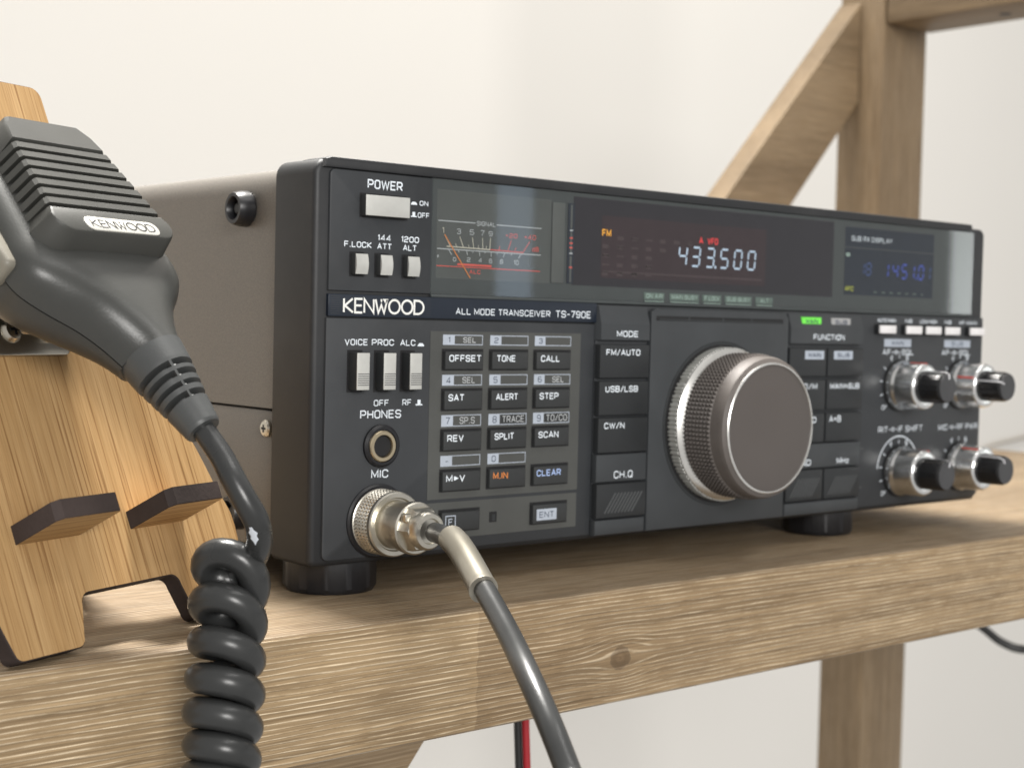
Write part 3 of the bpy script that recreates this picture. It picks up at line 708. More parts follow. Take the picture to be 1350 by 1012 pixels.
for r_ in range(5):
    for c_ in range(7):
        if (r_, c_) in ((0, 0),) or (r_ > 1 and c_ > 3): continue
        x = 109.5 + c_ * 6.6
        if x > 142 and r_ > 0: continue
        b.text('EB8H'[(r_ + c_) % 4], x, x + 3.0, 96.9 - r_ * 2.9, 98.2 - r_ * 2.9, 0.66, M['unlit_red'], 0.5)
b.rect(110, 188, 86.3, 86.9, 0.66, M['unlit_red']); 
rpart(b, 'main_readout')
b = MB()
b.text('SUB RX DISPLAY', 239.1, 264.8, 103.3, 105.2, 0.62, M['ink'], 0.30)
for ch, x in (('1', 244.2), ('8', 248.6)): seven(b, ch, x, 90.8, 3.0, 4.4, 0.62, M['glow_dimblue'], 0.6, 0.08)
for ch, x, m_ in (('1', 259.3, 'glow_blue'), ('4', 265.6, 'glow_blue'), ('5', 271.5, 'glow_blue'), ('1', 276.4, 'glow_blue'), ('0', 282.6, 'glow_blue'), ('1', 287.2, 'glow_dimblue')):
    seven(b, ch, x, 90.4, 3.3, 5.2, 0.62, M[m_], 0.75, 0.08)
b.rect(281.0, 281.8, 90.2, 91.0, 0.62, M['glow_blue'])
b.text('AFC', 235.9, 241.2, 84.3, 86.2, 0.62, M['glow_yellow'], 0.45)
b.text('@', 236.0, 238.6, 97.0, 99.0, 0.62, M['badge_text'], 0.5)
for i in range(7): b.text('H' if i < 6 else '-', 254 + i * 5.1, 256 + i * 5.1, 83.8, 85.0, 0.62, M['badge_green'], 0.4)
rpart(b, 'sub_readout')
b = MB()
for t, x0, x1 in (('ON AIR', 129.0, 138.6), ('MAIN BUSY', 141.2, 155.6), ('F.LOCK', 157.5, 166.9), ('SUB BUSY', 168.9, 182.9), ('ALT', 185.2, 194.4)):
    b.box(x0, x1, 0.55, 0.95, 78.1, 80.5, M['badge_green'], 0.1)
    b.text(t, x0 + 0.9 + (1.5 if t == 'ALT' else 0), x1 - 0.9 - (1.5 if t == 'ALT' else 0), 78.6, 80.1, 0.5, M['badge_text'], 0.26)
    b.rect(x0 + 0.3, x1 - 0.3, 77.5, 77.75, 0.5, M['badge_text'])
rpart(b, 'indicator_row')
# meter
meter = MB()
meter.rect(42.6, 87.2, 82.2, 107.7, 0.84, M['meter'])
meter.frame(42.7, 87.0, 82.2, 107.7, 0.80, 0.25, M['meter_rim'])
meter.box(87.6, 92.8, 0.4, 0.9, 82.2, 107.2, M['meter_rim'], 0.15)
meter.box(94.3, 97.0, 0.5, 0.9, 82.2, 107.3, M['vfd_blue'], 0.1)
for z, k in ((98.6, 'ink_grey'), (91.4, 'ink_grey'), (96.2, 'ink_red'), (94.6, 'ink_red'), (93.2, 'ink_red'), (87.0, 'ink_red')): meter.rect(95.0, 96.3, z, z + 0.5, 0.45, M[k])
for z0, z1 in ((82.6, 90.8), (92.0, 98.2), (99.5, 106.8)): meter.rect(95.2, 96.0, z0, z1, 0.47, M['meter_rim'])
meter = rpart(meter, 'signal_meter')
b = MB(); G = M['ink_grey']; C_ = M['ink_cream']; Rd_ = M['ink_red']; Y0 = 0.70
ln = lambda p0, p1, w, m_, y=Y0: b.ribbon([p0, p1], w, m_, lambda a, c, l: (a, y, c), 0)
ln((43.0, 98.8), (57.0, 98.8), 0.28, G); ln((65.2, 98.75), (83.3, 98.7), 0.28, G); b.text('SIGNAL', 57.5, 64.8, 98.05, 99.45, Y0, G, 0.22)
ln((42.8, 90.6), (83.2, 90.5), 0.28, G, 0.72); ln((42.7, 85.6), (83.1, 85.5), 0.25, Rd_, 0.72); ln((50.4, 86.3), (63.5, 86.25), 0.62, Rd_)
ln((46.3, 91.4), (62.8, 91.2), 0.32, C_, 0.71); ln((62.8, 91.2), (76.0, 90.95), 0.30, Rd_, 0.71)
for p0, p1 in [((45.3, 94.8), (47.7, 91.4)), ((51.1, 94.5), (52.6, 91.3)), ((55.9, 94.5), (56.5, 91.3)), ((59.8, 94.5), (60.0, 91.3)), ((62.9, 94.7), (62.7, 91.2))]: ln(p0, p1, 0.26, C_)
for p0, p1 in [((49.5, 92.4), (50.1, 91.4)), ((54.4, 92.3), (54.7, 91.4)), ((58.2, 92.3), (58.3, 91.4)), ((61.4, 92.3), (61.3, 91.4))]: ln(p0, p1, 0.2, C_)
for p0, p1 in [((71.1, 94.4), (69.9, 91.3)), ((78.6, 94.5), (75.9, 91.0)), ((66.6, 92.4), (66.3, 91.3)), ((73.1, 92.3), (72.6, 91.5))]: ln(p0, p1, 0.24, Rd_)
for p0, p1 in [((47.0, 90.5), (48.2, 89.0)), ((50.5, 90.6), (51.0, 89.8)), ((53.8, 90.6), (54.2, 89.1)), ((56.1, 90.6), (56.3, 89.9)), ((58.7, 90.5), (58.9, 89.1)), ((60.9, 90.6), (60.9, 90.0)), ((63.3, 90.5), (63.3, 89.1)), ((65.7, 90.5), (65.6, 89.8)), ((68.7, 90.5), (68.0, 89.1)), ((71.5, 90.5), (71.1, 89.8)), ((75.3, 90.5), (74.1, 89.1))]: ln(p0, p1, 0.22, G)
for t, x0, x1, z0, z1, m_ in (('1', 44.5, 45.2, 95.2, 96.9, C_), ('3', 49.9, 51.5, 95.2, 96.8, G), ('5', 54.8, 56.5, 95.2, 96.8, G), ('7', 59.0, 60.5, 95.2, 96.8, G), ('9', 62.1, 63.7, 95.2, 96.7, G),
    ('+20', 68.7, 73.5, 95.1, 96.5, Rd_), ('+40', 76.3, 81.0, 95.0, 96.5, Rd_), ('dB', 79.6, 82.3, 91.5, 92.9, Rd_), ('0', 48.7, 49.9, 87.1, 88.3, G), ('2', 54.0, 55.3, 87.2, 88.5, G), ('4', 58.4, 59.8, 87.2, 88.5, G),
    ('6', 62.5, 63.8, 87.1, 88.5, G), ('8', 66.8, 68.0, 87.1, 88.5, G), ('10', 72.3, 74.3, 87.1, 88.5, G), ('ALC', 55.0, 59.3, 83.7, 84.9, Rd_), ('F', 42.9, 43.6, 87.8, 88.7, G)):
    b.text(t, x0, x1, z0, z1, Y0, m_, 0.21)
rpart(b, 'dial_scale', meter); meter.children[0].location = (0, 0, 0)
b = MB(); b.ribbon([(45.3, 94.8), (55.3, 82.4)], 0.34, M['ink_orange'], lambda a, c, l: (a, 0.55, c), 0); rpart(b, 'needle', meter)
b = MB(); b.box(40.3, 320.1, -0.05, 0.30, 77.3, 110.8, M['glass']); g = rpart(b, 'display_glass', smooth=0)

# name strip
b = MB(); b.box(4.7, 106.9, -0.3, 2, 70.1, 76.3, M['navy'], 0.25)
for i in range(9): b.ribbon([(5.4, 70.9 + i * 0.6), (8.6, 70.9 + i * 0.6)], 0.16, M['panel'], lambda a, c, l: (a, -0.33, c), 0)
for i in range(9): b.ribbon([(38.3, 70.9 + i * 0.6), (40.1, 70.9 + i * 0.6)], 0.12, M['panel'], lambda a, c, l: (a, -0.33, c), 0)
b.text('KENWOOD', 9.5, 37.8, 71.0, 75.4, -0.34, M['logo'], 0.62, logo=True, gap=0.9)
b.add([(23.0, -0.34, 75.3), (25.0, -0.34, 75.3), (24.0, -0.34, 73.9)], [(0, 1, 2)], M['logo'])
b.text('ALL MODE TRANSCEIVER', 49.4, 86.8, 71.5, 73.4, -0.34, I, 0.27)
b.text('TS-790E', 89.1, 104.2, 71.4, 73.6, -0.34, I, 0.32)
rpart(b, 'name_strip')

# lower left panel
b = MB(); b.prism(rounded(4.3, 106.5, 1.9, 69.7, 2.0, 'a'), 0, 4, M['panel_low'], 'XZ', 0.5)
for t, x0, x1, z0, z1, w in (('VOICE', 10.5, 18.3, 62.1, 63.9, 0.30), ('PROC', 19.7, 27.4, 62.1, 63.9, 0.30), ('ALC', 29.6, 35.0, 62.1, 63.9, 0.30), ('OFF', 20.8, 26.0, 44.9, 46.7, 0.28), ('RF', 30.8, 34.0, 44.9, 46.7, 0.28),
    ('PHONES', 16.2, 30.4, 41.4, 43.8, 0.36), ('MIC', 20.4, 26.3, 24.4, 26.8, 0.36)): b.text(t, x0, x1, z0, z1, TX, I, w)
sym_dome(b, 35.9, 62.0, 0.95, I); sym_dome(b, 35.6, 44.9, 1.0, I, True)
b.box(62.0, 65.6, -0.06, 0.3, 10.3, 10.7, M['ink_grey']); b.box(64.2, 67.2, -0.12, 0.3, 8.9, 12.1, M['black']); b.rect(65.3, 66.6, 9.3, 11.3, -0.14, M['button'])
rpart(b, 'lower_panel')
for x0 in (12.0, 21.1, 30.3):
    b = MB(); dark_hole(b, x0 - 0.6, x0 + 4.6, 48.9, 60.8)
    b.box(x0, x0 + 4.3, -3.9, 1, 49.6, 60.2, M['key'], 0.2)
    b.box(x0 + 0.05, x0 + 4.25, -4.2, -3.8, 49.75, 60.1, M['silver'], 0.15)
    for i in range(6): b.box(x0 + 0.35, x0 + 4.2, -4.26, -4.1, 51.0 + i * 0.62, 51.26 + i * 0.62, M['silver_dark'])
    rpart(b, 'slide_button')
b = MB(); b.lathe([(6.1, 0.6), (6.1, -0.9), (5.4, -1.5), (4.7, -1.5), (4.6, -1.2)], 23.4, 33.6, M['rubber'], 48)
b.lathe([(4.5, 0.2), (4.5, -1.9), (4.2, -2.2), (3.3, -2.2), (3.0, -1.6), (2.95, 2.0)], 23.0, 33.6, M['brass'], 48)
b.lathe([(2.92, -1.55), (2.92, -1.50), (0.2, -1.50)], 23.0, 33.6, M['black'], 32); rpart(b, 'headphone_jack')

# keypad
b = MB()
b.box(40.4, 100.3, -0.10, 0.3, 17.0, 66.5, M['keyfield']); b.box(40.4, 100.1, -0.10, 0.3, 5.2, 16.0, M['keyfield'])
PY = -0.16
for col, (x0, x1) in enumerate(((45.0, 60.1), (63.0, 78.2), (80.9, 96.1))):
    for row, (z0, z1) in enumerate(((62.5, 65.5), (50.5, 53.7), (38.4, 41.8), (26.6, 29.8))):
        if col == 2 and row == 3: continue
        b.frame(x0 + 0.12, x1 - 0.12, z0 + 0.12, z1 - 0.12, PY, 0.24, M['ink_pale']); b.rect(x0 + 0.2, x0 + 4.4, z0 + 0.2, z1 - 0.2, PY + 0.01, M['ink_pale'])
        b.text(('1', '2', '3', '4', '5', '6', '7', '8', '9', '*', '0')[row * 3 + col], x0 + (1.6 if (row, col) != (0, 0) else 2.0), x0 + (3.2 if (row, col) != (0, 0) else 2.7), z0 + 0.65, z1 - 0.65, PY - 0.04, M['ink_dark'], 0.26)
        t = {(0, 0): 'SEL', (1, 0): 'SEL', (1, 2): 'SEL', (2, 0): 'SP.S', (2, 1): 'TRACE', (2, 2): 'TO/CO'}.get((row, col))
        if t:
            wx = (x0 + 7.6, x0 + 12.4) if t == 'SEL' else (x0 + 6.9, x0 + 12.6) if t == 'SP.S' else (x0 + 5.4, x1 - 1.0)
            if len(t) == 5: b.rect(x0 + 4.8, x1 - 0.6, z0 + 0.45, z1 - 0.45, PY + 0.005, M['key'])
            b.text(t, wx[0], wx[1], z0 + 0.7, z1 - 0.7, PY - 0.04, M['ink_grey'], 0.24)
rpart(b, 'keypad_plate')
def key(txt, x0, z0, z1, tx0, tx1, mat, tz=None, w=0.30, deco=None):
    b = MB(); x1 = x0 + 14.3
    b.box(x0 - 0.5, x1 + 0.9, -0.14, 0.2, z0 - 0.4, z1 + 0.75, M['black'])
    b.prism([(x0, z0), (x1, z0), (x1, z1), (x0, z1)], -1.3, 0.2, M['key'], 'XZ', 0.45, seg=2)
    if tz is None: tz = (z1 - 3.0, z1 - 1.0)
    if deco: deco(b)
    if txt: b.text(txt, tx0, tx1, tz[0], tz[1], -1.34, mat, w)
    return rpart(b, 'keypad_key')
Kx = (45.2, 63.1, 80.9); Kz = ((55.3, 60.6), (43.4, 49.0), (31.4, 37.0), (19.4, 25.1))
rows = (('OFFSET', 46.6, 58.7), ('TONE', 64.8, 72.2), ('CALL', 82.6, 90.4)), (('SAT', 46.6, 52.5), ('ALERT', 64.8, 73.5), ('STEP', 82.4, 90.2)), (('REV', 46.5, 52.6), ('SPLIT', 64.6, 72.3), ('SCAN', 82.3, 90.6)), (('M>V', 46.4, 53.5), ('M.IN', 64.4, 70.2), ('CLEAR', 82.0, 92.0))
for r_ in range(4):
    for c_ in range(3):
        t, a0, a1 = rows[r_][c_]
        ko = key(t, Kx[c_], Kz[r_][0], Kz[r_][1], a0, a1, M['ink_orange'] if t == 'M.IN' else M['ink_blue'] if t == 'CLEAR' else I, w=0.34)
        ko['label'] = 'key marked ' + t.replace('>', ' to ')
key('ENT', 80.9, 7.3, 13.2, 83.5, 89.6, M['ink_dark'], (9.1, 11.0), 0.28, lambda b: b.rect(82.4, 90.7, 8.3, 11.8, -1.32, M['ink_pale']))
key('F', 45.2, 7.4, 13.1, 47.6, 49.2, M['ink_pale'], (9.2, 11.2), 0.3, lambda b: b.frame(46.6, 50.2, 8.5, 12.0, -1.33, 0.3, M['ink_pale']))

# centre and right base
b = MB(); b.prism(rounded(106.8, 329.0, 1.9, 76.0, 3.0, 'b'), 0.0, 4, M['panel_low'], 'XZ', 0.5)
for t, x0, x1 in (('AUTO/MAN', 256.1, 267.8), ('NB', 274.2, 278.8), ('LOW/HIGH', 284.1, 295.7), ('NB', 301.2, 305.7), ('AF-MAIN', 311.3, 324.0)): b.text(t, x0, x1, 73.0, 74.5, TX, I, 0.26)
for t, x0, x1 in (('MAIN', 260.9, 278.5), ('SUB', 301.3, 319.9)):
    b.rect(x0, x1, 63.6, 66.6, TX, M['ink_pale']); b.text(t, x0 + 5, x1 - 5, 64.2, 66.0, TX - 0.05, M['ink_dark'], 0.3)
b.text('AF-@-SQL', 260.0, 280.4, 60.4, 62.6, TX, I, 0.34); b.text('AF-@-SQL', 299.8, 320.2, 60.4, 62.6, TX, I, 0.34)
b.text('RIT-@-IF SHIFT', 259.0, 288.1, 30.2, 32.6, TX, I, 0.34); b.text('MIC-@-RF PWR', 299.3, 327.2, 30.0, 32.4, TX, I, 0.34)
for cx, cz in ((271.2, 48.5), (313.0, 48.5), (272.6, 15.0), (314.0, 15.0)):
    for k in range(11):
        a = rad(225 - 27 * k)
        p0 = (cx + 10.6 * math.cos(a), cz + 10.6 * math.sin(a)); p1 = (cx + 12.2 * math.cos(a), cz + 12.2 * math.sin(a))
        if p1[0] < 328 and p1[1] > 3: b.ribbon([p0, p1], 0.4, I, lambda q, c, l: (q, TX, c), 0)
    for a, ch in ((225, '0'), (-45, '10'), (112, '4'), (68, '6')):
        x = cx + 13.6 * math.cos(rad(a)); z = cz + 11.9 * math.sin(rad(a))
        if 250 < x < 327 and z > 3.4: b.text(ch, x - 0.9, x + 0.9, z - 0.9, z + 0.9, TX, I, 0.3)
b.ribbon([(272.6 + 13.6 * math.cos(rad(a)), 15.0 + 13.6 * math.sin(rad(a))) for a in range(175, 28, -7)], 0.5, I, lambda q, c, l: (q, TX, c), 0)
rpart(b, 'front_plate')
for x0 in (254.75, 272.0, 285.2, 298.5, 316.2):
    b = MB(); dark_hole(b, x0 - 0.6, min(x0 + 11.4, 329), 68.2, 72.4); b.box(x0, x0 + 10.5, -1.7, 1, 68.6, 71.9, M['button'], 0.2)
    b.box(x0 + 0.1, x0 + 10.45, -2.5, -1.6, 68.7, 71.8, M['white_cap'], 0.3); rpart(b, 'push_button')
YF = -2.0
def block(name, x0, x1, z0, z1, mat, y=YF, bev=0.45, fn=None):
    b = MB(); b.prism([(x0, z0), (x1, z0), (x1, z1), (x0, z1)], y, 0.8, mat, 'XZ', bev, seg=2)
    if fn: fn(b)
    return rpart(b, name)
def sloped_header(x0, x1, z0, zb, z1, fn):
    b = MB(); y1 = -0.35
    vs = [(x0, 0.5, z0), (x1, 0.5, z0), (x1, 0.5, z1), (x0, 0.5, z1), (x0 + 0.7, YF, z0), (x1 - 0.2, YF, z0), (x1 - 0.2, YF, zb), (x0 + 0.7, YF, zb), (x1 - 0.2, y1, z1), (x0 + 0.9, y1, z1)]
    b.add(vs, [(4, 5, 6, 7), (7, 6, 8, 9), (0, 1, 5, 4), (0, 4, 7, 9, 3), (1, 2, 8, 6, 5), (3, 9, 8, 2), (0, 3, 2, 1)], M['header'])
    fn(b); rpart(b, 'column_header', smooth=15)
YT = YF - 0.05
sloped_header(106.7, 129.7, 64.7, 69.8, 75.6, lambda b: b.text('MODE', 114.4, 124.1, 65.7, 67.7, YT, I, 0.34))
BY = -2.3
for t, x0, x1, z0, z1 in (('FM/AUTO', 109.6, 124.9, 52.4, 63.2), ('USB/LSB', 109.6, 124.3, 40.4, 51.4), ('CW/N', 109.5, 118.6, 28.3, 39.6)):
    block('mode_button', 107.0, 129.5, z0, z1, M['button'], BY, 0.5, lambda b: b.text(t, x0, x1, z1 - 3.5, z1 - 1.5, BY - 0.05, I, 0.34))
block('column_header', 106.8, 129.6, 18.9, 27.8, M['header'], YF, 0.4, lambda b: b.text('CH.Q', 114.7, 123.2, 19.9, 22.3, YT, I, 0.34))
def hatch(b, x0, x1, z0, z1, n, y):
    st = (x1 - x0 - (z1 - z0) * 0.75) / (n - 1)
    for i in range(n): b.ribbon([(x0 + i * st, z0), (x0 + i * st + (z1 - z0) * 0.75, z1)], 0.50, M['ink_hatch'], lambda q, c, l: (q, y, c), 0)
block('mode_button', 107.0, 129.5, 7.2, 18.3, M['button'], BY, 0.5, lambda b: hatch(b, 110.6, 127.6, 8.8, 15.2, 9, BY - 0.05))
block('column_header', 106.8, 129.6, 1.6, 6.7, M['header'], YF, 0.9)
b = MB(); b.prism([(130.2, 1.7), (200.7, 1.7), (200.7, 73.2), (198.6, 75.2), (132.3, 75.2), (130.2, 74.2)], YF, 0.8, M['header'], 'XZ', 0.5)
b.box(132.4, 197.4, YF - 0.05, YF + 0.3, 71.3, 72.9, M['black'], 0.02); b.rect(134, 196.6, 71.45, 72.0, YF - 0.09, M['button'])  # slot drawn as a dark strip, its lower lip highlight painted on
for x in (148, 165, 180): b.rect(x, x + 0.5, 71.4, 72.8, YF - 0.10, M['header'])
b.lathe([(28.4, YF + 0.2), (28.4, YF - 0.12), (27.9, YF - 0.12), (27.6, YF + 0.1)], 165.2, 36.4, M['button'], 96)
b.lathe([(27.4, YF + 0.2), (27.4, YF - 0.16), (1, YF - 0.16)], 165.2, 36.4, M['black'], 96)
rpart(b, 'dial_plate')
def fn_header(b):
    b.text('FUNCTION', 215.0, 233.2, 65.8, 67.9, YT, I, 0.36)
    for x0, x1, m_, t in ((208.9, 220.0, 'glow_green', 'MAIN'), (226.0, 237.5, 'lamp_grey', 'SUB')):
        b.box(x0, x1, -1.45, -0.5, 71.0, 74.0, M[m_], 0.2); b.text(t, x0 + 2.2, x1 - 2.2, 71.7, 73.3, -1.5, M['ink_dark'], 0.34)
sloped_header(201.4, 245.2, 64.4, 69.8, 75.2, fn_header)
for c_, (x0, x1) in enumerate(((201.5, 222.7), (223.5, 245.1))):
    for r_, (z0, z1) in enumerate(((52.4, 62.8), (40.1, 51.2), (28.2, 38.9))):
        def deco(b):
            if r_ == 0:
                a0, a1, t = ((210.0, 221.0, 'MAIN'), (226.9, 238.2, 'SUB'))[c_]
                b.rect(a0, a1, 58.7, 61.8, BY - 0.04, M['ink_pale']); b.text(t, a0 + 2, a1 - 2, 59.4, 61.1, BY - 0.08, M['ink_dark'], 0.34)
            elif c_ == 1: b.text(('MAIN<SUB', 'A=B')[r_ - 1], 225.3, (242.8, 232.2)[r_ - 1], (47.7, 35.4)[r_ - 1], (49.8, 37.8)[r_ - 1], BY - 0.05, I, 0.36)
            else: b.text(('VFO/M', 'M>VFO')[r_ - 1], 204.0, 217.5, (47.7, 35.4)[r_ - 1], (49.8, 37.6)[r_ - 1], BY - 0.05, I, 0.36)
        block('function_button', x0, x1, z0, z1, M['button'], BY, 0.5, deco)
    block('function_button', x0, x1, 6.9, 18.2, M['button'], BY, 0.5, lambda b: hatch(b, x0 + 2.5, x1 - 2.0, 8.4, 15.0, 8, BY - 0.05))
block('column_header', 201.4, 245.2, 18.7, 27.6, M['header'], YF, 0.4, lambda b: (b.text('BAND', 203.6, 215.6, 19.7, 21.9, YT, I, 0.36), b.text('MHz', 231.0, 238.2, 19.7, 21.9, YT, I, 0.36)))
block('column_header', 201.4, 245.2, 1.6, 6.4, M['header'], YF, 0.9)

# main tuning dial
KX, KZ = 165.2, 36.4
b = MB(); b.lathe([(23.8, -1.8), (23.8, -22.2), (23.2, -23.6), (22.0, -24.4), (20.9, -24.4), (20.9, -23.9)], KX, KZ, M['dial_knob'], 128)
b.knurl(KX, KZ, 23.85, 0.95, -7.9, -18.9, 104, 7, M['dial_knob'])
dial = rpart(b, 'tuning_dial', smooth=25)
b = MB()
b.lathe([(25.6, -1.9), (26.1, -2.1), (26.4, -2.4), (26.4, -5.8), (25.9, -6.0)], KX, KZ, M['teeth'], 440, rf=lambda a, d: (1.0 - (0.028 if int(a / (2 * math.pi) * 110 + 0.001) % 1 == 0 and (a / (2 * math.pi) * 110 % 1) > 0.5 else 0)) if -5.9 < d < -2.0 else 0.985)
b.lathe([(25.3, -5.0), (26.1, -5.9), (26.0, -6.3), (25.0, -7.0), (24.3, -7.3), (23.9, -7.5)], KX, KZ, M['chrome_satin'], 128)
rpart(b, 'ribbed_ring', dial, 20)
b = MB(); b.lathe([(21.9, -24.2), (21.9, -24.75), (21.6, -25.0), (21.25, -25.0), (21.0, -24.5), (21.0, -24.2)], KX, KZ, M['chrome_satin'], 128, cap=False); rpart(b, 'bright_ring', dial)
b = MB(); b.lathe([(21.0, -23.6), (21.0, -24.35), (20.6, -24.5), (10, -24.42), (0.3, -24.4)], KX, KZ, M['dial_face'], 128); rpart(b, 'dial_face', dial)

# four double knobs
for cx, cz, mark in ((271.2, 48.5, 84), (313.0, 48.5, 158), (272.6, 15.0, 70), (314.0, 15.0, 118)):
    b = MB(); b.lathe([(10.1, 0.3), (10.1, -0.7), (9.4, -1.0)], cx, cz, M['black'], 64)
    b.lathe([(9.4, -0.6), (9.8, -1.5), (9.75, -2.6), (9.3, -3.6), (8.95, -4.4), (8.9, -11.6), (8.6, -12.5), (7.8, -12.9), (6.2, -12.7)], cx, cz, M['chrome'], 96, rf=lambda a, d: 1 - (0.006 * (0.5 + 0.5 * math.cos(a * 24)) if -11.5 < d < -4.5 else 0))
    kn = rpart(b, 'ring_knob', smooth=50)
    b = MB(); b.lathe([(6.3, -12.2), (6.1, -13.0), (5.95, -20.8), (5.5, -21.9), (5.2, -22.2)], cx, cz, M['knob_black'], 96, rf=lambda a, d: 1 - 0.018 * (0.5 + 0.5 * math.cos(a * 18)))
    b.lathe([(5.25, -22.1), (5.25, -22.3), (0.3, -22.35)], cx, cz, M['knob_cap'], 48)
    a = rad(mark)
    b.tube([(cx + 5.95 * math.cos(a), -12.6, cz + 5.95 * math.sin(a)), (cx + 5.85 * math.cos(a), -20.8, cz + 5.85 * math.sin(a)), (cx + 5.0 * math.cos(a), -22.3, cz + 5.0 * math.sin(a)), (cx + 3.4 * math.cos(a), -22.45, cz + 3.4 * math.sin(a))], 0.32, M['white_line'], 8)
    rpart(b, 'inner_knob', kn, 40)
    b = MB(); b.tube([(cx + 8.75 * math.cos(a), -4.6, cz + 8.75 * math.sin(a)), (cx + 8.75 * math.cos(a), -11.8, cz + 8.75 * math.sin(a))], 0.5, M['ink_red'], 8); rpart(b, 'red_mark', kn)
# mic socket
MX, MZ = 22.8, 12.2
b = MB(); b.lathe([(10.6, 0.4), (10.6, -0.5), (10.0, -1.0), (9.4, -1.0)], MX, MZ, M['rubber'], 64); rpart(b, 'microphone_socket')

# ------------------------------------------------------------------ bamboo stand
def frame_mtx(o, ex, ey, ez):
    return Matrix(((ex[0], ey[0], ez[0], o[0] * MM), (ex[1], ey[1], ez[1], o[1] * MM), (ex[2], ey[2], ez[2], o[2] * MM), (0, 0, 0, 1)))
th = rad(22)
ex = Vector((0.926, 0.3776, 0)).normalized(); nh = Vector((ex.y, -ex.x, 0)); Zv = Vector((0, 0, 1))
bu = math.cos(th) * Zv - math.sin(th) * nh; bn = math.cos(th) * nh + math.sin(th) * Zv
stand = root('bamboo_stand', 'bamboo stand with charred edges and two prongs, leaning back left of the radio', 'stand', frame_mtx((-95.5, -32, -7.5), ex, bu, bn))
half = [(0.0, 41.3), (22.0, 45.4), (33.0, 42.3), (48.0, 37.5), (58.5, 31.0), (69.0, 22.6), (80.0, 20.0), (100, 19.3), (130.0, 18.9)]
def smooth_poly(P, n=5):
    out = []
    P = [Vector(q) for q in P]
    for i in range(len(P) - 1):
        p0, p1, p2, p3 = P[max(i - 1, 0)], P[i], P[i + 1], P[min(i + 2, len(P) - 1)]
        for k in range(n):
            t = k / n
            out.append(0.5 * ((2 * p1) + (p2 - p0) * t + (2 * p0 - 5 * p1 + 4 * p2 - p3) * t * t + (3 * p1 - p0 - 3 * p2 + p3) * t ** 3))
    out.append(P[-1]); return out
cx = 41.3
right = [(cx + q.y, q.x) for q in smooth_poly([(a, w) for a, w in half])]
left = [(2 * cx - x, y) for x, y in right][::-1]
top = arc(cx + 15.4, 143.8, 3.2, 0, 90) + arc(cx - 15.4, 143.8, 3.2, 90, 180)
outline = arc(19.4, 2.6, 2.6, -90, 0) + arc(26.8, 9.4, 2.8, 180, 90) + arc(55.9, 9.4, 2.8, 90, 0) + arc(63.2, 2.6, 2.6, 180, 270) + arc(80.2, 2.4, 2.4, -90, -10, 4) + right[2:] + top + left[:-2] + arc(2.4, 2.4, 2.4, 190, 270, 4)
b = MB(); b.prism(outline, 0, -4.6, M['bamboo'], 'XY', 0.25, M['char'], seg=1); b.build('back_plate', stand, 30)
def prong(a0, a1, b0):
    b = MB()
    o = [(a0, -6.5), (a0, 13.4), (a0 + 1.6, 15.0), (a1 - 1.0, 15.0), (a1, 14.0), (a1, -6.5)]
    b.prism([(x, z) for x, z in o], b0, b0 + 4.5, M['bamboo_under'], 'XZ', 0.2, M['char'], seg=1)
    # tilt up a little
    def tilt(q):
        d = q.z
        return Vector((q.x, q.y + d * 0.105, d))
    b.xform(tilt); b.build('prong', stand, 30)
prong(8.9, 29.2, 26.0); prong(46.6, 66.6, 25.4)
b = MB(); b.prism([(3, 0), (13, 0), (18, 46), (64.6, 46), (69.6, 0), (80, 0), (80, 8), (66, 73), (16.6, 73), (3, 8)], 0, -4.4, M['bamboo_under'], 'XY', 0.2, M['char'], seg=1)  # unseen support of the stand, made broad to shade the shelf beneath
ca, sa = 0.652, 0.759
b.xform(lambda q: Vector((q.x, 22.6 + q.y * ca + q.z * sa, -60.0 + q.y * sa - q.z * ca)))
b.build('shading_rear_support', stand, 30)
# steel hanger plate with screws
b = MB(); b.prism(rounded(17.0, 42.6, 71.2, 97, 2.0, 'ab'), 1.1, 0.02, M['steel'], 'XY', 0.3)
b.box(17.6, 19.0, 84, 97, 0.6, 10, M['steel'], 0.3); b.box(40.6, 42.0, 84, 97, 0.6, 10, M['steel'], 0.3); b.box(17.6, 42.0, 84, 97, 9.2, 10.4, M['steel'], 0.3)
hp = b.build('hanger_plate', stand)
for sx in (24.2, 35.8):
    b = MB(); b.lathe([(2.9, 1.05), (2.9, 1.6), (2.3, 2.5), (1.2, 2.9), (0.2, 2.95)], sx, 77.2, M['screw'], 28, 'Z')
    b.box(sx - 1.5, sx + 1.5, 76.85, 77.55, 2.5, 2.97, M['black']); b.box(sx - 0.35, sx + 0.35, 75.7, 78.7, 2.5, 2.98, M['black'])
    b.build('screw', hp)

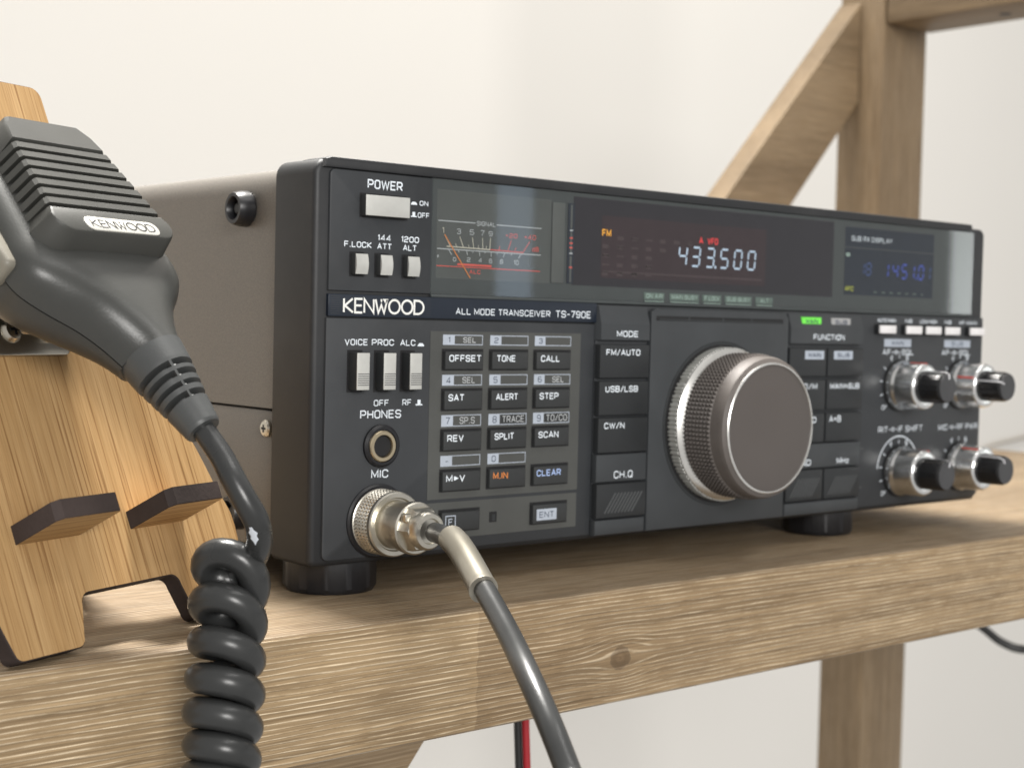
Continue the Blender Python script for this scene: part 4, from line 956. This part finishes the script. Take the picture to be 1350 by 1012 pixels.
# ------------------------------------------------------------------ microphone
tm = rad(44)
mu = math.cos(tm) * Zv - math.sin(tm) * nh; mn = math.cos(tm) * nh + math.sin(tm) * Zv
MO = Vector((-67.617, -21.564, 89.624)); KS = 350 / 330
mic = root('hand_microphone', 'dark grey hand microphone with slotted grille and coiled cord plugged into the radio', 'microphone', frame_mtx(MO, ex, mu, mn))
def mic_world(q): return Vector(((q - MO).dot(ex), (q - MO).dot(mu), (q - MO).dot(mn)))
def mpart(mb, name, parent=None, smooth=40, scaled=True):
    if scaled: mb.xform(lambda q: q * KS)
    return mb.build(name, parent or mic, smooth)
ZSM = -15.7      # seam between the two shells
secs = [(36.5, 12.0, -10.0, -20), (35.8, 15.0, -8.0, -22), (33.5, 18.0, -6.2, -24.5), (26, 20.4, -5.4, -27), (15, 22.0, -5.0, -28), (5, 23.2, -4.9, -28), (-2, 24.2, -4.9, -27.5), (-7, 23.2, -4.9, -26.5), (-12, 19.0, -5.0, -25), (-17, 13.4, -5.2, -23.5), (-22, 9.8, -5.4, -21.8), (-27.2, 7.4, -5.6, -20.6)]
def lerp_secs(S, n=5):
    P = [Vector((*q,)) if len(q) == 4 else q for q in S]; out = []
    for i in range(len(P) - 1):
        p0, p1, p2, p3 = P[max(i - 1, 0)], P[i], P[i + 1], P[min(i + 2, len(P) - 1)]
        for k in range(n):
            t = k / n
            out.append(0.5 * ((2 * p1) + (p2 - p0) * t + (2 * p0 - 5 * p1 + 4 * p2 - p3) * t * t + (3 * p1 - p0 - 3 * p2 + p3) * t ** 3))
    out.append(P[-1]); return out
SS = lerp_secs(secs)
def shell(front):
    b = MB(); n = 28; vs = []; fs = []
    for y, a, zf, zb in SS:
        ex_ = 4.0 if y > 0 else 4.0 - min(1, -y / 26) * 1.9
        z0 = ZSM + (0.22 if front else -0.22); zt = zf if front else zb
        aa = a if front else a - 0.35
        for k in range(n + 1):
            t = math.pi * k / n; c, s_ = math.cos(t), math.sin(t)
            vs.append((aa * math.copysign(abs(c) ** (2 / ex_), c), y, z0 + (zt - z0) * abs(s_) ** (2 / ex_)))
    m = len(SS); w = n + 1
    for i in range(m - 1):
        for k in range(n): fs.append((i * w + k, i * w + k + 1, (i + 1) * w + k + 1, (i + 1) * w + k))
        fs.append((i * w + n, i * w, (i + 1) * w, (i + 1) * w + n))
    fs.append(tuple(range(w))); fs.append(tuple((m - 1) * w + k for k in range(w)))
    return b.add(vs, fs, M['mic'] if front else M['mic_back'])
mpart(shell(True), 'front_shell', smooth=50); mpart(shell(False), 'back_shell', smooth=50)
# dark core seen in the seam
b = MB(); n = 16; vs = []; fs = []
for y, a, zf, zb in SS[3:]:
    for z in (ZSM - 1, ZSM + 1):
        vs += [(-(a - 0.9), y, z), (a - 0.9, y, z)]
for i in range(len(SS) - 4):
    q = 4 * i; fs += [(q, q + 1, q + 5, q + 4), (q + 2, q + 6, q + 7, q + 3), (q, q + 4, q + 6, q + 2), (q + 1, q + 3, q + 7, q + 5)]
b.add(vs, fs, M['black']); mpart(b, 'shell_seam')
# grille block: bars with slots between them
def half_w(y): return 17.5 - 0.155 * (y - 4)
b = MB()
def bar(y0, y1, inset, ztop, mat):
    vs = []
    for y in (y0, y1):
        w = half_w(y) - inset
        vs += [(-w - 1.7, y, -6.5), (-w - 0.45, y, ztop - 0.7), (-w + 0.25, y, ztop), (w - 0.25, y, ztop), (w + 0.45, y, ztop - 0.7), (w + 1.7, y, -6.5)]
    fs = [(0, 1, 2, 3, 4, 5), (11, 10, 9, 8, 7, 6)] + [(i, (i + 1) % 6, 6 + (i + 1) % 6, 6 + i) for i in range(6)]
    b.add(vs, fs, mat)
y = 4.6; SL = 1.15; PT = 2.86
def offset_outline(P, d):
    out = []; n = len(P)
    for i in range(n):
        a, c, e = Vector(P[i - 1]), Vector(P[i]), Vector(P[(i + 1) % n])
        d1 = (c - a).normalized(); d2 = (e - c).normalized(); t = (d1 + d2).normalized(); nn = Vector((t.y, -t.x))
        out.append(tuple(c + nn * d))
    return out
def loft(b, rings, mat):
    n = len(rings[0][0]); vs = []; fs = []
    for P, z in rings: vs += [(p[0], p[1], z) for p in P]
    for i in range(len(rings) - 1):
        for k in range(n): fs.append((i * n + k, i * n + (k + 1) % n, (i + 1) * n + (k + 1) % n, (i + 1) * n + k))
    fs.append(tuple((len(rings) - 1) * n + k for k in range(n))); b.add(vs, fs, mat)
w0 = half_w(-2); w1 = half_w(4.6)
low = arc(-w0 + 4.6, 2.6, 4.6, 180, 270, 8) + arc(w0 - 4.6, 2.6, 4.6, 270, 360, 8) + [(w1, 4.6), (-w1, 4.6)]
loft(b, [(offset_outline(low, 1.5), -6.5), (offset_outline(low, 0.45), -0.8), (offset_outline(low, 0.1), -0.2), (offset_outline(low, -0.3), 0.0)], M['grille'])
for k in range(8):
    bar(y - 0.05, y + SL + 0.05, 2.0, -2.8, M['black'])
    if k < 7: bar(y + SL, y + PT, 0, 0, M['grille'])
    y += PT
y0 = y - PT + SL; wt = half_w(33)
hi = [(half_w(y0), y0), (wt, 30.0), (wt - 2.6, 33.2), (-wt + 2.6, 33.2), (-wt, 30.0), (-half_w(y0), y0)]
loft(b, [(offset_outline(hi, 1.4), -6.5), (offset_outline(hi, 0.4), -0.8), (offset_outline(hi, -0.3), 0.0)], M['grille'])
mpart(b, 'grille', smooth=30)
# badge
b = MB(); pill = arc(-9.4, 0.2, 2.05, 90, 270, 10) + arc(9.8, 0.2, 2.0, 270, 450, 10)
b.prism([(x + 0.9, y_) for x, y_ in pill], 0.22, -0.2, M['badge'], 'XY', 0.12)
b.text('KENWOOD', -9.0, 11.4, -1.1, 1.45, 0.24, M['badge_ink'], 0.36, 'XY', logo=True, gap=0.9)
mpart(b, 'name_badge')
b = MB(); b.box(-26.4, -20.0, -2.6, 27, -18.2, -10.6, M['ptt'], 1.6, 4); mpart(b, 'push_to_talk_button')
b = MB(); b.lathe([(4, -25), (4, -33), (7, -33.5), (7, -36), (0.5, -36.2)], 0, 8, M['steel'], 28, 'Z'); mpart(b, 'hanger_stud')
# strain relief boot
b = MB(); n = 72; prof = []
yy = -27.0
BZ = -12.9
while yy > -47.9: prof.append(yy); yy -= 0.3
prof.append(-48.0)
def br(y):
    for (y0, r0), (y1, r1) in zip([(-27, 7.35), (-32, 6.8), (-42, 4.9), (-47.4, 4.1), (-48.0, 3.8)], [(-32, 6.8), (-42, 4.9), (-47.4, 4.1), (-48.0, 3.8), (-60, 3.7)]):
        if y <= y0 and y >= y1: return r0 + (r1 - r0) * (y0 - y) / (y0 - y1)
vs = []; fs = []
for y_ in prof:
    for k in range(n):
        a = 360 * k / n; r = br(y_)
        for i, yg in enumerate((-33.4, -35.9, -38.4, -40.9)):
            if abs(y_ - yg) < 0.58 and abs((a - 122 + 180) % 360 - 180) > 5 and abs((a - 302 + 180) % 360 - 180) > 5: r -= 2.4
        vs.append((r * math.cos(rad(a)), y_, BZ + r * math.sin(rad(a))))
for i in range(len(prof) - 1):
    for k in range(n): fs.append((i * n + k, i * n + (k + 1) % n, (i + 1) * n + (k + 1) % n, (i + 1) * n + k))
fs.append(tuple(range(n))[::-1]); fs.append(tuple((len(prof) - 1) * n + k for k in range(n)))
b.add(vs, fs, M['boot'])
mpart(b, 'strain_relief', smooth=45)

# coiled cord: out of the boot, down, coil, then round to the plug
def catmull(pts, n=10):
    P = [Vector(q) for q in pts]; Q = []
    for i in range(len(P) - 1):
        p0, p1, p2, p3 = P[max(i - 1, 0)], P[i], P[i + 1], P[min(i + 2, len(P) - 1)]
        for k in range(n):
            t = k / n
            Q.append(0.5 * ((2 * p1) + (p2 - p0) * t + (2 * p0 - 5 * p1 + 4 * p2 - p3) * t * t + (3 * p1 - p0 - 3 * p2 + p3) * t ** 3))
    Q.append(P[-1]); return Q
R_w = 3.3
boot_end = MO + mu * (-47.0 * KS) + mn * (BZ * KS); boot_dir = -mu
vr = Vector((0.7607, -0.6487, 0)).normalized()                 # sideways across the picture
vf = Vector((0.6487, 0.7607, 0)).normalized()                  # away from the viewer
c_top = Vector((-51.2, -46.4, 12.2)); c_bot = Vector((-56.2, -52.3, -31.0))
TURNS = 8.5; rc = 5.75
helix = []
for i in range(-6, int(TURNS * 24) + 1):
    t = i / 24                                                 # turns
    drop = sum((9.3 - 0.42 * min(6, k)) * min(1, max(0, t - k)) for k in range(10)) + 9.6 * min(0, t)
    f = drop / 46.6
    c = c_top + (c_bot - c_top) * f
    tilt = rad(72 - 48 * min(1, max(0, t) / 2.6))
    # ring plane: sideways axis and a second axis tipped so that the front is high
    e1 = (vr * math.cos(rad(3)) + Vector((0, 0, 1)) * math.sin(rad(3))).normalized()
    e2 = (-vf * math.cos(tilt) + Vector((0, 0, 1)) * math.sin(tilt))
    ph = math.pi - 2 * math.pi * (t - 0.0) 
    rr = rc * (1 + 0.03 * math.sin(t * 2.1))
    helix.append(c + e1 * rr * math.cos(ph) + e2 * rr * math.sin(ph))
pre = [boot_end, Vector((-56.2, -49.9, 38.2)), Vector((-55.2, -53.7, 33.3)), Vector((-53.2, -56.0, 28.2)), Vector((-50.5, -56.4, 23.4)), Vector((-48.1, -53.6, 18.0)), Vector((-46.9, -48.4, 13.2))]
e = helix[-1]
plug_pts = [(-21.2, -133.3, -26.2), (-19.5, -127.8, -21.2), (-17.6, -119.3, -12.9), (-12.6, -106.4, -5.8), (-3.0, -88.2, -1.0), (5.6, -69.3, 4.9), (10.2, -58.3, 9.2), (15.0, -47.5, 11.6), (20.0, -36.0, 12.2), (22.6, -27.0, 12.2)]
post = [e + Vector((2, -4, -6)), e + Vector((8, -20, -16)), Vector((-38, -112, -72)), Vector((-24, -132, -48))] + [Vector(q) for q in plug_pts]
path = catmull(pre + [helix[0]], 8)[:-1] + helix[:-1] + catmull([helix[-1]] + post, 8)
rl = []
for i in range(len(path)):
    if i < len(pre) * 8: rl.append(2.65 + 0.6 * min(1, i / 60))
    elif i < len(pre) * 8 + len(helix): rl.append(3.52 + 0.05 * math.sin(i * 0.37))
    else: rl.append(3.52 - 0.78 * min(1, (i - len(pre) * 8 - len(helix)) / 30))
b = MB(); b.tube([mic_world(q) for q in path], rl, M['cord'], 18)
cord = mpart(b, 'coiled_cord', smooth=60, scaled=False)
b = MB(); vs = []; fs = []
i0, i1, nA = 31, 37, 6
Pp = [mic_world(q) for q in path]
toC = mic_world(Vector((-225.6, -348.4, 69.7)))
for i in range(i0, i1 + 1):
    T = (Pp[i + 1] - Pp[i - 1]).normalized(); N = (toC - Pp[i]); N = (N - T * N.dot(T)).normalized(); Bv = T.cross(N)
    f = (i - i0) / (i1 - i0); wd = 22 * math.sin(math.pi * min(1, f * 0.9 + 0.1)) * (1.0 if i % 2 else 0.6)
    for k in range(nA + 1):
        a = rad(34 - 16 * f - wd + 2 * wd * k / nA)
        vs.append(Pp[i] + (N * math.cos(a) + Bv * math.sin(a)) * (rl[i] + 0.06))
for i in range(i1 - i0):
    for k in range(nA): fs.append((i * (nA + 1) + k, i * (nA + 1) + k + 1, (i + 1) * (nA + 1) + k + 1, (i + 1) * (nA + 1) + k))
b.add(vs, fs, M['chip']); b.build('paint_chip', cord, 60)
# plug
def plug_part(mb, name, parent=None, smooth=35):
    mb.xform(mic_world); return mb.build(name, parent or mic, smooth)
MX, MZ = 22.8, 12.2
b = MB(); b.lathe([(8.8, 0.2), (9.3, -0.4), (9.3, -1.2), (8.9, -1.4), (8.9, -7.6), (9.15, -7.8), (9.15, -8.9), (8.8, -9.3), (7.6, -9.3), (7.2, -8.6)], MX, MZ, M['nickel'], 96)
b.knurl(MX, MZ, 8.9, 0.42, -1.4, -7.6, 56, 8, M['nickel'], True)
plug = plug_part(b, 'plug', smooth=25)
b = MB(); b.lathe([(6.9, -7.0), (6.9, -9.2), (6.75, -9.6), (6.75, -15.6), (6.4, -16.0)], MX, MZ, M['nickel'], 72); plug_part(b, 'barrel', plug)
b = MB(); b.lathe([(6.9, -15.8), (7.3, -16.3), (7.3, -18.6), (6.9, -19.0)], MX, MZ, M['nickel'], 72)
b.lathe([(6.7, -18.6), (6.6, -21.4), (5.9, -22.6), (5.3, -22.8)], MX, MZ, M['nickel'], 6, rf=None)
b.lathe([(5.5, -22.0), (5.3, -24.2), (4.7, -25.0), (3.6, -25.2), (3.3, -24.4)], MX, MZ, M['nickel'], 48)
b.box(MX - 6.0, MX - 3.5, -21.6, -19.2, MZ + 2.4, MZ + 4.6, M['nickel'], 0.4)
plug_part(b, 'cable_clamp', plug)
sl = catmull([(17.6, -41.0, 12.6), (14.4, -48.5, 11.4), (10.1, -58.3, 8.6), (5.2, -69.6, 4.7)], 10)
b = MB(); b.tube(sl, [3.62 - 0.003 * i + (0.15 if i > len(sl) - 3 else 0) for i in range(len(sl))], M['sleeve'], 24)
plug_part(b, 'cable_sleeve', plug, 60)
